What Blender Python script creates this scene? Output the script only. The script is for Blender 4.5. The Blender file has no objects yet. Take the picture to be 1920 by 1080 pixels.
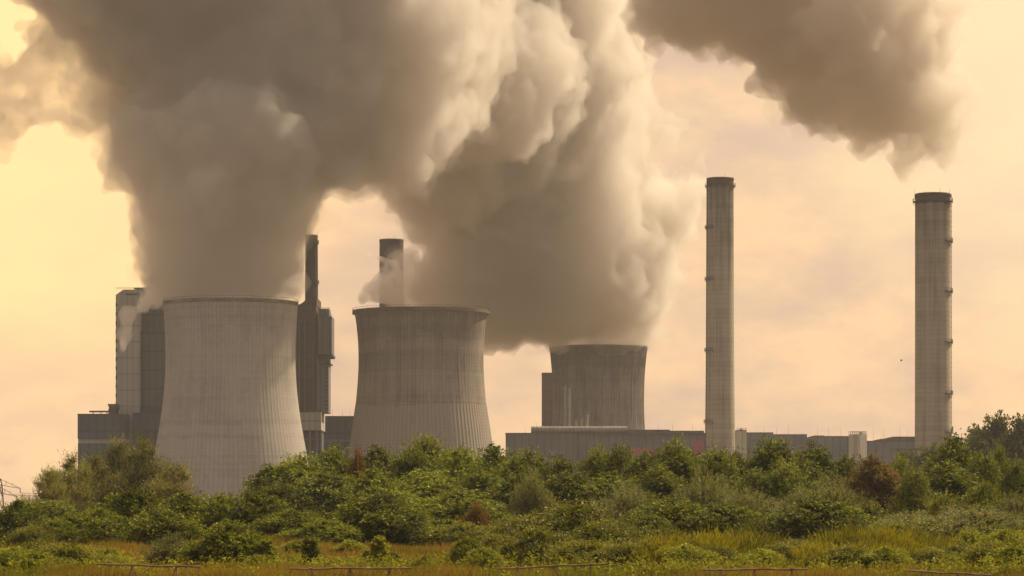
import bpy, bmesh, math, random
import numpy as np
from mathutils import Vector, Matrix

# ---------------------------------------------------------------- camera, sky, sun, exposure
sc = bpy.context.scene
COL = sc.collection
F = 5600.0            # focal length in pixels of the 1920 px wide photograph
HY = 960.0            # row of the horizon
CZ = 4.0              # camera height
cam_d = bpy.data.cameras.new('camera')
cam_d.sensor_width = 36.0
cam_d.lens = F / 1920.0 * 36.0
cam_d.shift_y = (HY - 540.0) / 1920.0
cam_d.clip_start = 1.0
cam_d.clip_end = 20000.0
cam = bpy.data.objects.new('camera', cam_d)
cam.location = (0, 0, CZ)
cam.rotation_euler = (math.radians(90), 0, 0)
COL.objects.link(cam)
sc.camera = cam

SUN_DIR = Vector((0.52, 0.38, 0.76)).normalized()      # towards the sun
SUN_ELEV = math.asin(SUN_DIR.z)
SUN_AZ = math.atan2(SUN_DIR.x, SUN_DIR.y)              # clockwise from +Y
sun_d = bpy.data.lights.new('sun', 'SUN')
sun_d.energy = 5.0
sun_d.angle = math.radians(0.6)
sun_d.color = (1.0, 0.83, 0.58)
sun = bpy.data.objects.new('sun', sun_d)
sun.rotation_euler = SUN_DIR.to_track_quat('Z', 'Y').to_euler()
sun.location = (300, 200, 400)
COL.objects.link(sun)

world = bpy.data.worlds.new('World')
sc.world = world
world.use_nodes = True
nt = world.node_tree
nt.nodes.clear()
def wn(t, **kw):
    n = nt.nodes.new(t)
    for k, v in kw.items():
        setattr(n, k, v)
    return n
def wmath(op, a, b=None, c=None, clamp=False):
    n = wn('ShaderNodeMath', operation=op, use_clamp=clamp)
    for i, v in enumerate((a, b, c)):
        if v is None: continue
        if isinstance(v, (int, float)): n.inputs[i].default_value = v
        else: nt.links.new(v, n.inputs[i])
    return n.outputs[0]
def wmix(f, a, b):
    n = wn('ShaderNodeMix', data_type='RGBA')
    for s, v in ((n.inputs[0], f), (n.inputs[6], a), (n.inputs[7], b)):
        if isinstance(v, (int, float)): s.default_value = v
        elif isinstance(v, tuple): s.default_value = (*v, 1)
        else: nt.links.new(v, s)
    return n.outputs[2]
sky = wn('ShaderNodeTexSky', sky_type='NISHITA')
sky.sun_disc = False
sky.sun_elevation = SUN_ELEV
sky.sun_rotation = SUN_AZ
sky.dust_density = 6.0
tc = wn('ShaderNodeTexCoord')
D = tc.outputs['Generated']
def wdot(v):
    n = wn('ShaderNodeVectorMath', operation='DOT_PRODUCT')
    nt.links.new(D, n.inputs[0]); n.inputs[1].default_value = v
    return n.outputs['Value']
fwd = wdot((0, 1, 0))
upd = wdot((0, 0, 1))
def wnoise(scale, detail, rough, stretch):
    mp = wn('ShaderNodeMapping'); mp.inputs['Scale'].default_value = stretch
    nt.links.new(D, mp.inputs[0])
    n = wn('ShaderNodeTexNoise'); n.inputs['Scale'].default_value = scale
    n.inputs['Detail'].default_value = detail; n.inputs['Roughness'].default_value = rough
    nt.links.new(mp.outputs[0], n.inputs['Vector'])
    return n.outputs['Fac']
def smooth(v, a, b):
    n = wn('ShaderNodeMapRange', interpolation_type='SMOOTHSTEP')
    nt.links.new(v, n.inputs[0]); n.inputs[1].default_value = a; n.inputs[2].default_value = b
    return n.outputs[0]
# a thick warm evening overcast lies over the clear sky: brightest ahead, dull behind the viewer
veil_dir = smooth(fwd, -0.75, 1.0)
cl = wnoise(13.0, 6.0, 0.55, (1.0, 1.0, 2.2))
cl2 = wnoise(34.0, 5.0, 0.6, (1.0, 1.0, 1.7))
cloud = wmath('ADD', wmath('MULTIPLY', cl, 0.75), wmath('MULTIPLY', cl2, 0.25))
cloud = smooth(cloud, 0.38, 0.62)
VEIL_DIM = (6.1, 4.02, 2.75)
VEIL_BRIGHT = (8.7, 5.65, 2.95)
vc = wmix(cloud, VEIL_DIM, VEIL_BRIGHT)
# two brighter openings of the overcast, upper left and upper right
gl = smooth(wdot(tuple(Vector((-0.185, 1, 0.17)).normalized())), 0.986, 0.9999)
gr = smooth(wdot(tuple(Vector((0.20, 1, 0.17)).normalized())), 0.991, 0.9999)
vc = wmix(wmath('MULTIPLY', gl, 0.75), vc, (13.0, 8.2, 3.2))
vc = wmix(wmath('MULTIPLY', gr, 0.65), vc, (10.0, 7.2, 4.1))
vback = wmix(veil_dir, (3.3, 3.1, 3.0), vc)
full = wmix(0.93, sky.outputs[0], vback)
bg = wn('ShaderNodeBackground')
bg.inputs['Strength'].default_value = 0.1
nt.links.new(full, bg.inputs['Color'])
wo = wn('ShaderNodeOutputWorld')
nt.links.new(bg.outputs[0], wo.inputs['Surface'])

sc.render.engine = 'CYCLES'
vs = sc.view_settings
vs.view_transform = 'Standard'; vs.look = 'None'; vs.gamma = 1.0; vs.exposure = 0.35
vs.use_curve_mapping = False
cy = sc.cycles
cy.use_denoising = True
try: cy.denoiser = 'OPENIMAGEDENOISE'
except Exception: pass
cy.max_bounces = 10; cy.diffuse_bounces = 2; cy.glossy_bounces = 1
cy.transmission_bounces = 2; cy.transparent_max_bounces = 16; cy.volume_bounces = 8
cy.sample_clamp_indirect = 4.0
cy.caustics_reflective = False; cy.caustics_refractive = False

def P(px, py, y):
    return Vector(((px - 960.0) / F * y, y, CZ + (HY - py) / F * y))

# ---------------------------------------------------------------- tagging helpers
def tag(o, label=None, cat=None, group=None, kind=None):
    if label: o['label'] = label
    if cat: o['category'] = cat
    if group: o['group'] = group
    if kind: o['kind'] = kind
    return o
def empty(name, loc=(0, 0, 0)):
    o = bpy.data.objects.new(name, None); COL.objects.link(o); o.location = loc
    o.empty_display_size = 0.5
    return o
def link_mesh(name, me, parent=None, world_coords=True):
    o = bpy.data.objects.new(name, me); COL.objects.link(o)
    if parent is not None:
        o.parent = parent
        if world_coords:                       # vertices were written in world metres
            r = parent
            off = Vector((0, 0, 0))
            while r is not None:
                off += r.location; r = r.parent
            o.location = -off
    return o
def np_mesh(name, verts, faces, mats=(), midx=None, smooth_=False):
    me = bpy.data.meshes.new(name)
    verts = np.asarray(verts, dtype=np.float32); faces = np.asarray(faces, dtype=np.int32)
    k = faces.shape[1]
    me.vertices.add(len(verts)); me.vertices.foreach_set('co', verts.ravel())
    me.loops.add(faces.size); me.loops.foreach_set('vertex_index', faces.ravel())
    me.polygons.add(len(faces))
    me.polygons.foreach_set('loop_start', np.arange(0, faces.size, k, dtype=np.int32))
    if midx is not None: me.polygons.foreach_set('material_index', np.asarray(midx, dtype=np.int32))
    if smooth_: me.polygons.foreach_set('use_smooth', np.ones(len(faces), dtype=bool))
    for m in mats: me.materials.append(m)
    me.update(calc_edges=True)
    return me

# ---------------------------------------------------------------- materials
def new_mat(name):
    m = bpy.data.materials.new(name); m.use_nodes = True
    m.node_tree.nodes.clear()
    return m, m.node_tree
class NT:
    """tiny node helper"""
    def __init__(s, name):
        s.m, s.t = new_mat(name)
        s.out = s.n('ShaderNodeOutputMaterial')
    def n(s, t, **kw):
        n = s.t.nodes.new(t)
        for k, v in kw.items(): setattr(n, k, v)
        return n
    def set(s, sock, v):
        if isinstance(v, (int, float)): sock.default_value = v
        elif isinstance(v, tuple):
            sock.default_value = v if len(sock.default_value) == len(v) else (*v, 1)
        else: s.t.links.new(v, sock)
    def math(s, op, a, b=None, c=None, clamp=False):
        n = s.n('ShaderNodeMath', operation=op, use_clamp=clamp)
        for i, v in enumerate((a, b, c)):
            if v is not None: s.set(n.inputs[i], v)
        return n.outputs[0]
    def mix(s, f, a, b, blend='MIX'):
        n = s.n('ShaderNodeMix', data_type='RGBA', blend_type=blend)
        s.set(n.inputs[0], f); s.set(n.inputs[6], a); s.set(n.inputs[7], b)
        return n.outputs[2]
    def coord(s, kind='Object'):
        return s.n('ShaderNodeTexCoord').outputs[kind]
    def mapping(s, v, scale=(1, 1, 1), loc=(0, 0, 0)):
        n = s.n('ShaderNodeMapping'); s.set(n.inputs[0], v)
        n.inputs['Scale'].default_value = scale; n.inputs['Location'].default_value = loc
        return n.outputs[0]
    def noise(s, v, scale, detail=3, rough=0.5):
        n = s.n('ShaderNodeTexNoise'); s.set(n.inputs['Vector'], v)
        n.inputs['Scale'].default_value = scale; n.inputs['Detail'].default_value = detail
        n.inputs['Roughness'].default_value = rough
        return n.outputs['Fac']
    def mr(s, v, a, b, c=0.0, d=1.0, sm=True):
        n = s.n('ShaderNodeMapRange', interpolation_type='SMOOTHSTEP' if sm else 'LINEAR')
        s.set(n.inputs[0], v)
        for i, x in enumerate((a, b, c, d)): n.inputs[i + 1].default_value = x
        return n.outputs[0]
    def sep(s, v):
        n = s.n('ShaderNodeSeparateXYZ'); s.set(n.inputs[0], v)
        return n.outputs
    def comb(s, x, y, z):
        n = s.n('ShaderNodeCombineXYZ')
        for i, v in enumerate((x, y, z)): s.set(n.inputs[i], v)
        return n.outputs[0]
    def bsdf(s, col, rough=0.85, spec=0.2, metal=0.0, bump=None, bstr=0.3, bdist=0.1):
        b = s.n('ShaderNodeBsdfPrincipled')
        s.set(b.inputs['Base Color'], col); s.set(b.inputs['Roughness'], rough)
        s.set(b.inputs['Specular IOR Level'], spec); s.set(b.inputs['Metallic'], metal)
        if bump is not None:
            bn = s.n('ShaderNodeBump'); bn.inputs['Strength'].default_value = bstr
            bn.inputs['Distance'].default_value = bdist
            s.set(bn.inputs['Height'], bump); s.t.links.new(bn.outputs[0], b.inputs['Normal'])
        s.t.links.new(b.outputs[0], s.out.inputs['Surface'])
        return b

def tower_mat(name, base, dark, n_rib, lift, bands=(), streak=0.5, line=0.35, top_dark=0.0, height=110.0):
    """board-marked concrete shell: meridional ribs, pour lifts, rain streaks; object origin is on the axis at the base"""
    s = NT(name)
    c = s.coord('Object'); x, y, z = s.sep(c)
    ang = s.math('ARCTAN2', y, x)
    u = s.math('MULTIPLY', ang, n_rib / (2 * math.pi))
    v = s.math('DIVIDE', z, lift)
    iu = s.math('FLOOR', u); iv = s.math('FLOOR', v)
    wn_ = s.n('ShaderNodeTexWhiteNoise', noise_dimensions='3D'); s.set(wn_.inputs[0], s.comb(iu, iv, 0.0))
    panel = wn_.outputs['Value']
    wv = s.n('ShaderNodeTexWhiteNoise', noise_dimensions='1D'); s.set(wv.inputs['W'], iv)
    wu = s.n('ShaderNodeTexWhiteNoise', noise_dimensions='1D'); s.set(wu.inputs['W'], iu)
    fu = s.math('FRACT', u); fv = s.math('FRACT', v)
    lu = s.math('LESS_THAN', fu, 0.22); lv = s.math('LESS_THAN', fv, 0.14)
    lines = s.math('MAXIMUM', s.math('MULTIPLY', lu, 0.9), s.math('MULTIPLY', lv, 0.6))
    cs = s.comb(s.math('MULTIPLY', s.math('COSINE', ang), 22.0), s.math('MULTIPLY', s.math('SINE', ang), 22.0), s.math('MULTIPLY', z, 0.045))
    st = s.noise(cs, 0.55, 6, 0.65)
    big = s.noise(c, 0.035, 5, 0.6)
    fine = s.noise(s.mapping(c, (1, 1, 0.3)), 0.5, 5, 0.7)
    hz = s.mr(z, height * 0.45, height, 0.0, 1.0)
    f = s.math('MULTIPLY', s.mr(st, 0.42, 0.68), streak)
    f = s.math('ADD', f, s.math('MULTIPLY', s.mr(big, 0.42, 0.66), 0.35))
    f = s.math('ADD', f, s.math('MULTIPLY', s.math('SUBTRACT', panel, 0.5), 0.16))
    f = s.math('ADD', f, s.math('MULTIPLY', s.math('SUBTRACT', wv.outputs['Value'], 0.5), 0.20))
    f = s.math('ADD', f, s.math('MULTIPLY', s.math('SUBTRACT', wu.outputs['Value'], 0.5), 0.14))
    f = s.math('ADD', f, s.math('MULTIPLY', s.math('SUBTRACT', fine, 0.5), 0.5))
    f = s.math('ADD', f, s.math('MULTIPLY', hz, top_dark))
    for (z0, z1, amt) in bands:
        zz = s.math('ADD', z, s.math('MULTIPLY', s.math('SUBTRACT', big, 0.5), 8.0 if abs(amt) < 0.5 else 0.0))
        b = s.math('MULTIPLY', s.mr(zz, z0 - 0.4, z0 + 0.4), s.mr(zz, z1 - 0.4, z1 + 0.4, 1.0, 0.0))
        f = s.math('ADD', f, s.math('MULTIPLY', b, amt))
    f = s.math('MAXIMUM', s.math('MINIMUM', f, 1.0), 0.0)
    col = s.mix(f, base, dark)
    col = s.mix(s.math('MULTIPLY', lines, line), col, tuple(k * 0.45 for k in dark))
    s.bsdf(col, 0.92, 0.15)
    return s.m

def plain_mat(name, base, dark, scale=0.2, stretch=(1, 1, 1), rough=0.8, spec=0.2, amt=1.0, metal=0.0, ribs=None, floors=None):
    """weathered cladding: patchy noise, optional sheet ribs (per metre across) and floor joints (metres)"""
    s = NT(name)
    c = s.coord('Object')
    a = s.noise(s.mapping(c, stretch), scale, 6, 0.6)
    f = s.math('MULTIPLY', s.mr(a, 0.35, 0.68), amt)
    col = s.mix(f, base, dark)
    x, y, z = s.sep(c)
    if ribs:
        w = s.math('FRACT', s.math('MULTIPLY', s.math('ADD', x, s.math('MULTIPLY', y, 1.0)), ribs))
        wn_ = s.n('ShaderNodeTexWhiteNoise', noise_dimensions='1D')
        s.set(wn_.inputs['W'], s.math('FLOOR', s.math('MULTIPLY', s.math('ADD', x, y), ribs)))
        col = s.mix(s.math('MULTIPLY', wn_.outputs['Value'], 0.25), col, dark)
        col = s.mix(s.math('MULTIPLY', s.math('LESS_THAN', w, 0.15), 0.45), col, tuple(k * 0.5 for k in dark))
    if floors:
        w = s.math('FRACT', s.math('DIVIDE', z, floors))
        col = s.mix(s.math('MULTIPLY', s.math('LESS_THAN', w, 0.1), 0.4), col, tuple(k * 0.5 for k in dark))
    s.bsdf(col, rough, spec, metal)
    return s.m

def steam_mat(name, density, color=(0.9, 0.9, 0.9), g=0.2, noise=None):
    s = NT(name)
    p = s.n('ShaderNodeVolumePrincipled')
    p.inputs['Color'].default_value = (*color, 1)
    p.inputs['Anisotropy'].default_value = g
    if noise:
        sc_, lo, hi = noise
        c = s.coord('Object')
        n1 = s.noise(c, sc_, 5, 0.65)
        s.set(p.inputs['Density'], s.mr(n1, lo, hi, 0.0, density))
    else:
        p.inputs['Density'].default_value = density
    s.t.links.new(p.outputs[0], s.out.inputs['Volume'])
    return s.m

# ---------------------------------------------------------------- steam plumes
RNG = np.random.default_rng(7)
def poly_sd(pts, poly):
    """signed distance (inside positive) of points to a closed polygon"""
    pts = np.asarray(pts, float); poly = np.asarray(poly, float)
    a = poly; b = np.roll(poly, -1, axis=0)
    d = np.full(len(pts), 1e9); inside = np.zeros(len(pts), bool)
    for (p, q) in zip(a, b):
        e = q - p; w = pts - p
        t = np.clip((w @ e) / max(e @ e, 1e-9), 0, 1)
        d = np.minimum(d, np.linalg.norm(w - t[:, None] * e, axis=1))
        c = (p[1] > pts[:, 1]) != (q[1] > pts[:, 1])
        with np.errstate(divide='ignore', invalid='ignore'):
            xi = (q[0] - p[0]) * (pts[:, 1] - p[1]) / (q[1] - p[1]) + p[0]
        inside ^= c & (pts[:, 0] < xi)
    return np.where(inside, d, -d)

def ico(sub):
    bm = bmesh.new(); bmesh.ops.create_icosphere(bm, subdivisions=sub, radius=1.0)
    v = np.array([x.co[:] for x in bm.verts]); f = np.array([[w.index for w in p.verts] for p in bm.faces])
    bm.free(); return v, f
ICO2 = ico(2)

def plume(name, poly, depth, mat, label, parent=None, thick=1.0, rmax=150, step=26, seed=1, crumbs=0.04, disp=1.0, voxel=2.0, ext=(), extra=(), edge=0.0, small=1.0):
    """poly: outline in photo pixels; depth: function (px,py)->metres; the outline is filled with round puffs of real size"""
    rng = np.random.default_rng(seed)
    poly = np.asarray(poly, float)
    lo = poly.min(0); hi = poly.max(0)
    gx = np.arange(lo[0], hi[0], step); gy = np.arange(lo[1], hi[1], step)
    g = np.array([(x, y) for x in gx for y in gy]) + rng.uniform(-step * .5, step * .5, (len(gx) * len(gy), 2))
    d = poly_sd(g, poly)
    sp = []
    for (p, dd) in zip(g, d):
        if dd < 5: continue
        # keep the fat ones rarer
        r = min(dd * 0.95 + edge, rmax)
        if r > 60 and rng.random() < 0.55: continue
        r *= rng.uniform(0.82, 1.04)
        dm = depth(p[0], p[1]); k = dm / F
        T = min(dd, rmax * 1.3) * k * thick                # local half thickness
        off = rng.uniform(-1, 1) * max(0.0, T - r * k * 0.6) + rng.normal(0, 9) * min(1, dd / 60)
        sp.append((P(p[0], p[1], dm + off), r * k))
    for (px, py, r, off) in extra:
        dm = depth(px, py) + off
        sp.append((P(px, py, dm), r * dm / F))
    iv, if_ = ICO2
    def balls(L):
        return (np.concatenate([iv * r + np.array(c) for c, r in L]), np.concatenate([if_ + i * len(iv) for i in range(len(L))]))
    def rem(o, v):
        m = o.modifiers.new('r', 'REMESH'); m.mode = 'VOXEL'; m.voxel_size = v; m.adaptivity = 0; m.use_smooth_shade = True
    def dis(o, kind, size, amt, mid=0.46):
        t = bpy.data.textures.new('t', kind); t.noise_scale = size
        if kind == 'CLOUDS': t.noise_depth = 2
        m = o.modifiers.new('d', 'DISPLACE'); m.texture = t; m.texture_coords = 'LOCAL'
        m.strength = amt; m.mid_level = mid
    def bake(o):
        bpy.context.view_layer.update()
        ev = o.evaluated_get(bpy.context.evaluated_depsgraph_get())
        r = bpy.data.meshes.new_from_object(ev); old = o.data
        bpy.data.objects.remove(o); bpy.data.meshes.remove(old)
        return r
    def arrays(m_):
        v = np.empty(len(m_.vertices) * 3, np.float32); m_.vertices.foreach_get('co', v)
        f = np.empty(len(m_.loops), np.int32); m_.loops.foreach_get('vertex_index', f)
        return v.reshape(-1, 3), f.reshape(-1, 4)
    big = [q for q in sp if q[1] > 13.0 * small]; sml = [q for q in sp if q[1] <= 13.0 * small]
    parts_v, parts_f, off_ = [], [], 0
    if big:
        V, Fc = balls(big)
        o = bpy.data.objects.new('tmp', np_mesh('tmp', V, Fc)); COL.objects.link(o)
        rem(o, voxel * 2); dis(o, 'CLOUDS', 55, 26 * disp); dis(o, 'CLOUDS', 22, 13 * disp)
        rem(o, voxel * 2)
        m_ = bake(o); v, f = arrays(m_); bpy.data.meshes.remove(m_)
        v = v.copy(); f = f.copy()
        parts_v.append(v); tri = np.concatenate([f[:, [0, 1, 2]], f[:, [0, 2, 3]]]); parts_f.append(tri); off_ = len(v)
    if sml:
        V, Fc = balls(sml); parts_v.append(V); parts_f.append(Fc + off_)
    o = bpy.data.objects.new('tmp', np_mesh('tmp', np.concatenate(parts_v), np.concatenate(parts_f))); COL.objects.link(o)
    rem(o, voxel * 1.3)
    dis(o, 'VORONOI', 15 * small, -12 * disp * small, 0.42)
    dis(o, 'CLOUDS', 8 * small, 5 * disp * small)
    rem(o, voxel)
    dis(o, 'VORONOI', 6 * small, -5.2 * disp * small, 0.42)
    dis(o, 'CLOUDS', 3.2 * small, 3.0 * disp * small)
    rem(o, voxel * 0.85)
    me = bake(o)
    # drop stray crumbs
    v, f = arrays(me); v = v.copy(); f = f.copy(); bpy.data.meshes.remove(me)
    lab = np.arange(len(v))
    while True:
        mn = lab[f].min(1); new = lab.copy()
        for k in range(4): np.minimum.at(new, f[:, k], mn)
        new = new[new]
        if (new == lab).all(): break
        lab = new
    cnt = np.bincount(lab[f[:, 0]], minlength=len(v)); keep = cnt[lab[f[:, 0]]] > crumbs * len(f)
    if crumbs >= 1: keep = lab[f[:, 0]] == np.argmax(cnt)
    f = f[keep]; used = np.unique(f); remap = np.zeros(len(v), np.int32); remap[used] = np.arange(len(used))
    res = np_mesh(name, v[used], remap[f], smooth_=True)
    res.name = name
    res.materials.clear(); res.materials.append(mat)
    out = link_mesh(name, res, parent)
    if label: tag(out, label, 'steam', kind='stuff')
    print(name, len(sp), 'puffs', len(res.polygons), 'faces')
    return out

M_STEAM = steam_mat('dense_steam', 0.058, (0.885, 0.847, 0.80), 0.55)
M_SMOKE = steam_mat('brown_smoke', 0.085, (0.86, 0.81, 0.75), 0.5)
M_STEAM_THIN = steam_mat('thin_steam', 0.012, (0.90, 0.87, 0.83), 0.6)
M_WISP = steam_mat('wispy_steam', 0.06, (0.90, 0.85, 0.77), 0.6, (0.03, 0.36, 0.60))
M_WISP3 = steam_mat('veil_steam', 0.17, (0.93, 0.91, 0.89), 0.45, (0.06, 0.36, 0.58))
M_WISP2 = steam_mat('loose_steam', 0.035, (0.93, 0.91, 0.89), 0.45, (0.05, 0.38, 0.62))

PA = [(312,566),(290,545),(268,510),(256,470),(268,435),(278,395),(250,360),(205,345),(198,320),(215,290),(215,250),(225,210),
      (200,150),(170,105),(110,60),(50,20),(-20,-40),(-200,-150),(-200,-420),(1000,-420),(980,-100),(960,80),(900,230),(800,340),(700,372),(650,366),(610,372),(590,395),(582,440),(582,480),(580,530),(562,566)]
def dA(px, py):
    t = min(1.0, max(0.0, (566 - py) / 400.0))
    return 1402 + 60 * t * t + 0.12 * max(0, px - 500) * t
def dB(px, py):
    t = min(1.0, max(0.0, (px - 750) / 330.0)) * min(1.0, max(0.0, (py - 50) / 540.0))
    u = min(1.0, max(0.0, (1180 - px) / 450.0)) * min(1.0, max(0.0, (520 - py) / 350.0)); u = u * u * (3 - 2 * u)
    return 1850 + 45 * t - 190 * u
PB = [(1040,650),(1005,640),(960,646),(925,650),(880,640),(800,600),(742,585),(738,560),(745,520),(738,490),(760,474),(790,490),(800,475),(770,440),(745,410),(730,385),(700,330),
      (720,150),(780,-50),(800,-420),(1150,-420),(1190,-40),(1225,20),(1230,60),(1205,110),(1215,150),(1235,190),(1215,225),(1260,215),(1285,235),(1270,262),(1225,265),(1200,290),(1230,320),(1260,350),(1305,345),(1325,335),
      (1318,380),(1300,430),(1270,470),(1275,520),(1255,560),(1240,610),(1222,662)]
PC = [(1676,338),(1690,346),(1712,335),(1745,300),(1782,288),(1795,255),(1828,238),(1846,208),(1820,165),(1810,130),(1782,90),(1764,30),(1752,-20),(1700,-160),(1500,-420),(1150,-420),(1195,-20),(1222,40),(1250,80),(1272,98),
      (1305,88),(1340,90),(1365,115),(1420,130),(1432,160),(1445,198),(1490,222),(1540,235),(1570,255),(1620,250),(1650,275),(1690,290),(1690,310)]
def dC(px, py):
    return 1192 + 0.12 * max(0, 1745 - px)

# ---------------------------------------------------------------- geometry helpers for built things
class MB:
    """collects boxes, prisms, tubes and lathes, then links them as ONE mesh object"""
    def __init__(s): s.v = []; s.f = []
    def add(s, vs_, fs):
        k = len(s.v); s.v += [tuple(v) for v in vs_]; s.f += [tuple(i + k for i in f) for f in fs]; return s
    def box(s, x0, x1, y0, y1, z0, z1):
        return s.add([(x0,y0,z0),(x1,y0,z0),(x1,y1,z0),(x0,y1,z0),(x0,y0,z1),(x1,y0,z1),(x1,y1,z1),(x0,y1,z1)],
                     [(3,2,1,0),(4,5,6,7),(0,1,5,4),(1,2,6,5),(2,3,7,6),(3,0,4,7)])
    def prism(s, pts_xz, y0, y1):
        n = len(pts_xz)
        return s.add([(x, y0, z) for x, z in pts_xz] + [(x, y1, z) for x, z in pts_xz],
                     [tuple(range(n)), tuple(range(2*n-1, n-1, -1))] + [(i, i+n, (i+1)%n+n, (i+1)%n) for i in range(n)])
    def tube(s, a, b, r0, r1=None, n=6):
        r1 = r0 if r1 is None else r1
        a = Vector(a); b = Vector(b); d = (b - a)
        if d.length < 1e-6: return s
        q = d.to_track_quat('Z', 'Y'); vs_ = []
        for (c, r) in ((a, r0), (b, r1)):
            for i in range(n):
                t = 2 * math.pi * i / n
                vs_.append(c + q @ Vector((math.cos(t) * r, math.sin(t) * r, 0)))
        return s.add(vs_, [(i, (i+1)%n, (i+1)%n+n, i+n) for i in range(n)] + [tuple(range(n-1,-1,-1)), tuple(range(n, 2*n))])
    def ring(s, c, r0, r1, z0, z1, n=64, a0=0.0, a1=2*math.pi):
        """flat ring (walkway) of rectangular section, whole or an arc"""
        full = abs(a1 - a0 - 2*math.pi) < 1e-6; m = n if full else n + 1
        vs_ = []
        for i in range(m):
            t = a0 + (a1 - a0) * i / n; ct, st = math.cos(t), math.sin(t)
            for (r, z) in ((r0, z0), (r1, z0), (r1, z1), (r0, z1)):
                vs_.append((c[0] + ct * r, c[1] + st * r, z))
        fs = []
        for i in range(n):
            j = (i + 1) % m
            for k in range(4): fs.append((i*4+k, j*4+k, j*4+(k+1)%4, i*4+(k+1)%4))
        if not full: fs += [(0,1,2,3), (n*4+3, n*4+2, n*4+1, n*4)]
        return s.add(vs_, fs)
    def lathe(s, prof, n=96, mod=None, c=(0, 0)):
        vs_ = []
        for (r, z) in prof:
            for i in range(n):
                t = 2 * math.pi * i / n
                rr = r + (mod(i, z) if mod else 0)
                vs_.append((c[0] + rr * math.cos(t), c[1] + rr * math.sin(t), z))
        fs = []
        for k in range(len(prof) - 1):
            for i in range(n):
                j = (i + 1) % n
                fs.append((k*n+i, k*n+j, (k+1)*n+j, (k+1)*n+i))
        return s.add(vs_, fs)
    def build(s, name, m, parent=None, smooth_=False):
        me = bpy.data.meshes.new(name); me.from_pydata(s.v, [], s.f); me.materials.append(m)
        if smooth_:
            for p in me.polygons: p.use_smooth = True
        me.update()
        return link_mesh(name, me, parent, world_coords=False)

def X(px, y): return (px - 960.0) / F * y
def Z(py, y): return CZ + (HY - py) / F * y

def smooth_profile(pts, n):
    """Catmull-Rom through (z, r) pairs"""
    pts = sorted(pts); out = []
    for i in range(len(pts) - 1):
        p0 = pts[max(i-1, 0)]; p1 = pts[i]; p2 = pts[i+1]; p3 = pts[min(i+2, len(pts)-1)]
        k = max(2, int(n * (p2[0] - p1[0]) / (pts[-1][0] - pts[0][0])))
        for j in range(k):
            t = j / k
            m1 = (p2[1]-p0[1]) / max(p2[0]-p0[0], 1e-6) * (p2[0]-p1[0]); m2 = (p3[1]-p1[1]) / max(p3[0]-p1[0], 1e-6) * (p2[0]-p1[0])
            h = (2*t**3-3*t**2+1)*p1[1] + (t**3-2*t**2+t)*m1 + (-2*t**3+3*t**2)*p2[1] + (t**3-t**2)*m2
            out.append((h, p1[0] + (p2[0]-p1[0]) * t))
    out.append((pts[-1][1], pts[-1][0]))
    return out

# ---------------------------------------------------------------- cooling towers
def cooling_tower(cx, D_, prof_px, mats, label, nrib, rib=0.22, rib_zone=None, lip=0.0, lip_h=2.0):
    """prof_px: (row, half width) in photo pixels of the outline"""
    root = empty('cooling_tower', (X(cx, D_), D_, 0.0))
    tag(root, label, 'cooling tower', 'concrete cooling towers')
    pts = [(max(Z(py, D_ - 29.0), 0.0), hw / F * D_) for py, hw in prof_px]
    prof = smooth_profile(pts, 60)
    z_leg = 7.0
    H = pts[0][0]
    prof = [p for p in prof if p[1] >= z_leg]
    ns = nrib * 4
    def mod(i, z):
        a = rib
        if rib_zone and not (rib_zone[0] < z < rib_zone[1]): a = rib * 0.35
        return a if (i % 4) == 0 else 0.0
    sh = MB().lathe(prof, ns, mod)
    top_r, top_z = prof[-1]
    # rounded top edge, then the inner face down again
    inner = [(r - 1.1, z) for r, z in prof[::-1]]
    sh.lathe([(top_r, top_z), (top_r - 0.55, top_z + 0.25)] + inner, ns)
    sh.build('shell', mats[0], root, smooth_=False)
    rim = MB().ring((0, 0), top_r - 0.35, top_r + 0.25 + lip, top_z - lip_h, top_z + 0.35, 128)
    rm = rim.build('rim', mats[1], root)
    rail = MB(); rr = top_r + 0.15 + lip
    for i in range(96):
        t = 2*math.pi*i/96
        rail.tube((rr*math.cos(t), rr*math.sin(t), top_z+0.2), (rr*math.cos(t), rr*math.sin(t), top_z+1.35), 0.05, n=4)
    rail.ring((0, 0), rr-0.05, rr+0.05, top_z+1.25, top_z+1.35, 96)
    rail.build('railing', M['steel_dark'], rm)
    # slanting columns that carry the shell over the air inlet
    r_leg, _ = prof[0]
    lg = MB()
    n = 40
    for i in range(n):
        t0 = 2*math.pi*i/n; t1 = 2*math.pi*(i+0.5)/n; t2 = 2*math.pi*(i+1)/n
        tp = Vector((r_leg*math.cos(t1), r_leg*math.sin(t1), z_leg + .2))
        for t in (t0, t2):
            lg.tube(((r_leg+2)*math.cos(t), (r_leg+2)*math.sin(t), 0), tp, 0.55, 0.5, 6)
    lg.build('column_ring', mats[1], root)
    MB().ring((0, 0), r_leg+0.5, r_leg+4.0, -0.5, 1.2, 96).build('basin', mats[1], root)
    return root

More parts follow.
